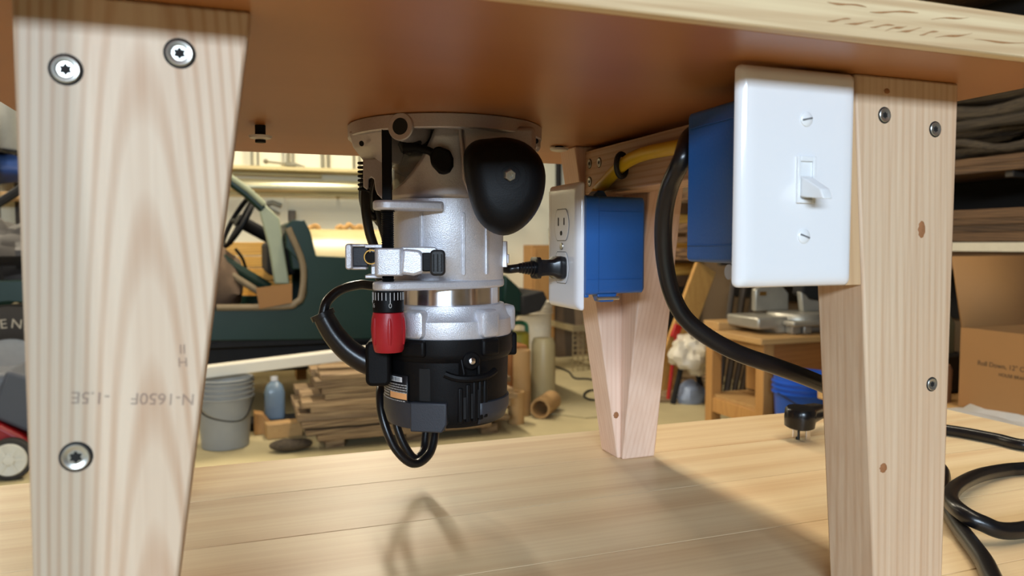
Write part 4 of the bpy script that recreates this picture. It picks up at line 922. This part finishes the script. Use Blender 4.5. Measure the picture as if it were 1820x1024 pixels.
# ------------------------------------------------------------------ lumber rack on the right wall
rk = thing('lumber_rack', 'dark steel lumber rack with bracket arms on the right wall', 'rack', (3.8, 3.6, FL))
RKM = mat('dark_rack_steel', (60,54,48), .6, .4)
arms = (.10, .235, .56, 1.05, 1.5)
for y in (1.5, 2.5, 3.6, 4.7):
    part('upright', G().bb(3.84,3.899,y-.03,y+.03,FL,2.2), RKM, rk, .003)
    for z in arms: part('arm', G().bb(3.32,3.84,y-.02,y+.02,z-.03,z), RKM, rk, .003)
rs = random.Random(3)
def rboard(x0, x1, y0, y1, z0, z1, m, label, cat='board', grp='boards on the lumber rack'):
    return solo('rack_board', G().bb(x0,x1,y0,y1,z0,z1), m, label, cat, group=grp, bevel=.003)
WB = mat('white_edged_board', (206,198,178), .6)
for lev, (za, lab) in enumerate(((.10,'board on the lowest arms of the lumber rack'),(.235,'board on the second arms of the lumber rack'))):
    z = za+.001
    for k in range(4 if lev else 3):
        h = rs.choice((.03,.035,.045)); x = 3.30+rs.uniform(0,.03)
        for row, wd in (('front',.15),('middle',.16),('back',.14)):
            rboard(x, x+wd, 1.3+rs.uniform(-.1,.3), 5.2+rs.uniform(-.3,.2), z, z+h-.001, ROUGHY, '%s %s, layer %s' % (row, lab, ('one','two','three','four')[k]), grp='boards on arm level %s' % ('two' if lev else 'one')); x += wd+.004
        z += h
rboard(3.27, 3.295, 1.4, 4.2, .19, .233, WB, 'white-edged board on edge along the lumber rack front', grp=None)
z = .561
for k in range(2):
    x = 3.30
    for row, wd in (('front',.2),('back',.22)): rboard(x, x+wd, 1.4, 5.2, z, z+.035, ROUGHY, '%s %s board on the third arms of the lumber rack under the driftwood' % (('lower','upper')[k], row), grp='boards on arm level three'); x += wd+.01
    z += .036
def branch(x, z, y0, y1, r, sd, lab, grp):
    rr_ = random.Random(sd); P = []; n = 9
    for i in range(n): t = i/(n-1); wg_ = .034 if x < 3.40 else .02; P.append(Vector((x+rr_.uniform(-.02,.02), y0+(y1-y0)*t, z+rr_.uniform(-wg_,wg_))))
    P2 = cr(P, 4); m = len(P2); g = G().tube(P2, [r*(1.15-.45*i/m)*(1+.12*sin(i*1.7+sd)) for i in range(m)], 9)
    for k in range(3):
        i = int(m*(.2+.25*k)); a = P2[i]; s = rr_.choice((-1,1))
        g.tube(cr([a, a+Vector((-.01,.06*s,.015)), a+Vector((-.025,.15*s,.045*rr_.uniform(-.8,1)))],4), [r*.7]*5+[r*.6]*3+[r*.45], 7)
    return solo('driftwood_branch', g, BARK, lab, 'branch', group=grp)
for k in range(16):
    branch(3.34+.125*(k%4)+.015*(k//4), .690+.088*(k//4), 1.35+.1*(k%3), 3.7+.25*(k%5), .021+.006*(k%3), 20+k, 'crooked driftwood branch, layer %s, %s in the pile on the middle rack arms' % (('one','two','three','four')[k//4], ('frontmost','second from front','third from front','rearmost')[k%4]), 'driftwood branches on the middle arms')
for k in range(8):
    branch(3.34+.125*(k%4), 1.10+.10*(k//4), 1.3, 4.2, .026, 60+k, 'crooked driftwood branch, %s layer, %s on the upper rack arms' % (('lower','upper')[k//4], ('frontmost','second from front','third from front','rearmost')[k%4]), 'driftwood branches on the upper arms')
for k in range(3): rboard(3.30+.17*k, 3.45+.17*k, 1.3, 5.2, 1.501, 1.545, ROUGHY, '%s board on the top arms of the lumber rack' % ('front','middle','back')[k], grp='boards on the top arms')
part('gap_shade_sheet', G().bb(3.86,3.898,1.2,5.3,-.2,2.1), mat('rack_gap_shade', (30,26,22), .9), rk)  # near-black sheet added to paint the shade in the rack's gaps
# short blocks seen between the cord and the blue box
zc = atx(1206, 360, 3.68).z
for k, h in enumerate((.10,.11,.10,.12,.10,.11,.10)):
    solo('rack_offcut', G().bb(3.48+.02*(k%3),3.83,5.75+.03*(k%2),6.2,zc-h,zc-.002), YW if k % 2 else ROUGHY, '%s block of the offcut column at the rack end' % ('topmost','second','third','fourth','fifth','sixth','lowest')[k], 'wood block', group='offcut column at the rack end', bevel=.004); zc -= h
solo('offcut_stand', G().bb(3.48,3.83,5.75,6.2,FL+.001,zc-.003), UND, 'dark stand under the offcut column at the rack end', 'stand', bevel=.01)

# ------------------------------------------------------------------ cardboard carton on a side table at the right
CX, CY0, CY1, CZ0, CZ1 = 1.93, 1.02, 1.58, -.235, -.012
st = thing('side_table', 'low brown side table right of the bench under the carton', 'table', (2.2, 1.3, FL))
part('table_top', G().bb(1.76,2.75,.85,1.95,-.275,-.245), SHOPX, st, .004)
for x in (1.8,2.7):
    for y in (.9,1.9): part('leg', G().bb(x-.03,x+.03,y-.03,y+.03,FL,-.276), SHOPW, st)
cbx = thing('cardboard_box', 'open cardboard carton with raised flaps on the side table', 'carton', (CX+.2, 1.3, CZ0))
t_ = .006
part('box_body', G().bb(CX,CX+t_,CY0,CY1,CZ0,CZ1).bb(CX+.42-t_,CX+.42,CY0,CY1,CZ0,CZ1).bb(CX+t_,CX+.42-t_,CY0,CY0+t_,CZ0,CZ1).bb(CX+t_,CX+.42-t_,CY1-t_,CY1,CZ0,CZ1).bb(CX+t_,CX+.42-t_,CY0+t_,CY1-t_,CZ0,CZ0+t_), CARD, cbx)
part('flap', G().add([(CX+.415,CY0,CZ1),(CX+.415,CY1,CZ1),(CX+.46,CY1-.01,CZ1+.20),(CX+.46,CY0,CZ1+.20)],[(0,1,2,3)]), CARD, cbx, solid=.005)
part('flap', G().add([(CX,CY1-.003,CZ1),(CX+.42,CY1-.003,CZ1),(CX+.40,CY1+.06,CZ1+.20),(CX+.03,CY1+.06,CZ1+.20)],[(0,1,2,3)]), CARD, cbx, solid=.005)
part('flap', G().add([(CX+.003,CY0,CZ1),(CX+.42,CY0,CZ1),(CX+.42,CY0-.12,CZ1+.14),(CX+.003,CY0-.12,CZ1+.14)],[(0,1,2,3)]), CARD, cbx, solid=.005)
part('flap', G().add([(CX+.46,CY1-.01,CZ1+.20),(CX+.46,CY0,CZ1+.20),(CX+.30,CY0,CZ1+.235),(CX+.30,CY1-.06,CZ1+.235)],[(0,1,2,3)]), CARD, cbx, solid=.005)
TXT = mat('box_print_ink', (70,54,36), .8)
text('box_print', 'Roll Down, 12" Complete & Bars', .0185, frame((CX-.0004,1.40,-.105),(-1,0,0),(0,-1,0)), TXT, cbx)
text('box_print', 'HOUSE BRAND SERIES', .0125, frame((CX-.0004,1.40,-.128),(-1,0,0),(0,-1,0)), TXT, cbx)
g = G(); 
for i in range(7):
    for j in range(5): pass
NX, NY = 14, 8
vs_ = [(1.80+.20*j/NY, .92+.62*i/NX, -.243+.018*(mnoise.noise(Vector((i*.6,j*.7,1)))+.6)) for i in range(NX+1) for j in range(NY+1)]
g.add(vs_, [(i*(NY+1)+j,(i+1)*(NY+1)+j,(i+1)*(NY+1)+j+1,i*(NY+1)+j+1) for i in range(NX) for j in range(NY)])
solo('newspaper', g, mat('newsprint', (176,176,176), .7, 0, .4, 12), 'crumpled newspaper on the side table in front of the carton', 'newspaper', solid=.001)
q = aty(1700, 690, 1.72)
solo('brown_canister', G().lathe([(.01,-.244),(.055,-.244),(.057,-.15),(.05,-.135),(.01,-.135)], T(1.96,1.70,0), 24), mat('brown_can', (120,84,56), .5), 'brown canister behind the carton on the side table', 'canister')
vz = thing('machine_column', 'teal grey machine column on the side table behind the carton', 'machine', (2.10, 1.82, -.245))
part('base', G().bb(2.02,2.18,1.74,1.90,-.2445,-.12), UND, vz, .01)
part('column', G().loft([[(2.10+a, 1.82+b_, z_) for a, b_ in rrect(.10*s,.10*s,.02,4)] for z_, s in ((-.12,1),(-.03,1),(0,.8),(.05,.8),(.08,.5))]), mat('teal_grey_paint', (104,116,106), .5), vz, ang=50)

# ------------------------------------------------------------------ lawn mower and shop clutter at the far left
mw = thing('lawn_mower', 'red and black lawn mower with pale wheel at the far left', 'lawn mower', (-1.15, 4.3, FL))
wq = atz(18, 855, FL); wx, wy = wq.x, wq.y+.02
def mwheel(x, y):
    M = T(x, y, FL+.102) @ Rx(pi/2)
    t = part('wheel', G().lathe([(.05,.025),(.094,.025),(.100,.018),(.100,-.018),(.094,-.025),(.05,-.025)], M, 32), TIRE, mw)
    h = part('hub', G().lathe([(.078,.026),(.074,.034),(.030,.028),(.022,.036),(.001,.037)], M, 32), mat('pale_wheel_plastic', (206,204,192), .5), t)
    for k in range(6):
        part('spoke', G().bb(.024,.072,-.006,.006,.028,.035, M @ Rz(k*pi/3)), MATS['pale_wheel_plastic'], t)
mwheel(wx, wy); mwheel(wx-.55, wy); mwheel(wx, wy+.45)
part('deck', G().prism([(wx-.65,FL+.10),(wx+.05,FL+.10),(wx+.10,FL+.14),(wx+.04,FL+.20),(wx-.10,FL+.30),(wx-.6,FL+.30)], wy+.035, wy+.42, XZ), mat('red_mower_deck', (140,16,22), .35), mw, .02, 3)
part('engine_cover', G().bb(wx-.45,wx+.0,wy+.08,wy+.38,FL+.301,FL+.50), mat('mower_grey_cover', (84,88,96), .5), mw, .04, 3)
part('rear_bag', G().prism([(wx-.1,FL+.30),(wx+.14,FL+.16),(wx+.16,FL+.45),(wx-.02,FL+.52)], wy+.06, wy+.40, XZ), mat('mower_bag', (70,74,82), .7), mw, .02)
part('handle', G().tube(cr([(wx-.35,wy+.02,FL+.3),(wx-.30,wy+.02,FL+.65),(wx-.34,wy+.02,.30)],5), .013, 8), UND, mw)
part('control_arm', G().tube([aty(-20,372,4.4), aty(60,322,4.4)], .022, 8), UND, mw)
TAR = mat('dark_tarp', (46,42,40), .6, 0, .5, 8, .6, 20)
q = aty(5, 455, VY+.15); solo('tarp_bundle', G().ball((q.x,VY+.45,q.z+.0), (.42,.35,.20), 36, 20).lump(.10, 6, 4), TAR, 'dark crumpled tarp bundle on the rear of the green vehicle', 'tarp', ang=25)
q = aty(5, 300, 6.72)
solo('blue_tarp', G().ball((q.x-.1,6.80,q.z), (.32,.20,.11), 30, 16).lump(.04, 6, 8), mat('blue_tarp_film', (38,66,122), .45, 0, .3, 6), 'blue folded tarp on the rack left of the front leg', 'tarp', ang=30)
q = aty(0, 222, 6.8)
solo('grey_drum', G().lathe([(.05,q.z-.19),(.24,q.z-.19),(.25,q.z-.17),(.25,q.z+.15),(.235,q.z+.19),(.05,q.z+.2)], T(q.x-.1,6.85,0), 32), mat('grey_drum_paint', (150,152,148), .45), 'grey round drum on the rack left of the front leg', 'drum')
tk = thing('storage_rack', 'tall storage rack carrying the grey drum and blue tarp', 'rack', (q.x-.1, 6.85, FL))
for x in (q.x-.6, q.x+.02):
    for y in (6.55, 7.15): part('upright', G().bb(x-.02,x+.02,y-.02,y+.02,FL,2.0), RKM, tk)
part('shelf', G().bb(q.x-.62,q.x+.03,6.55,7.15,q.z-.215,q.z-.192), RKM, tk)
q = aty(5, 300, 6.72); part('shelf', G().bb(q.x-.42,q.x+.10,6.55,7.15,q.z-.225,q.z-.18), SHOPX, tk)
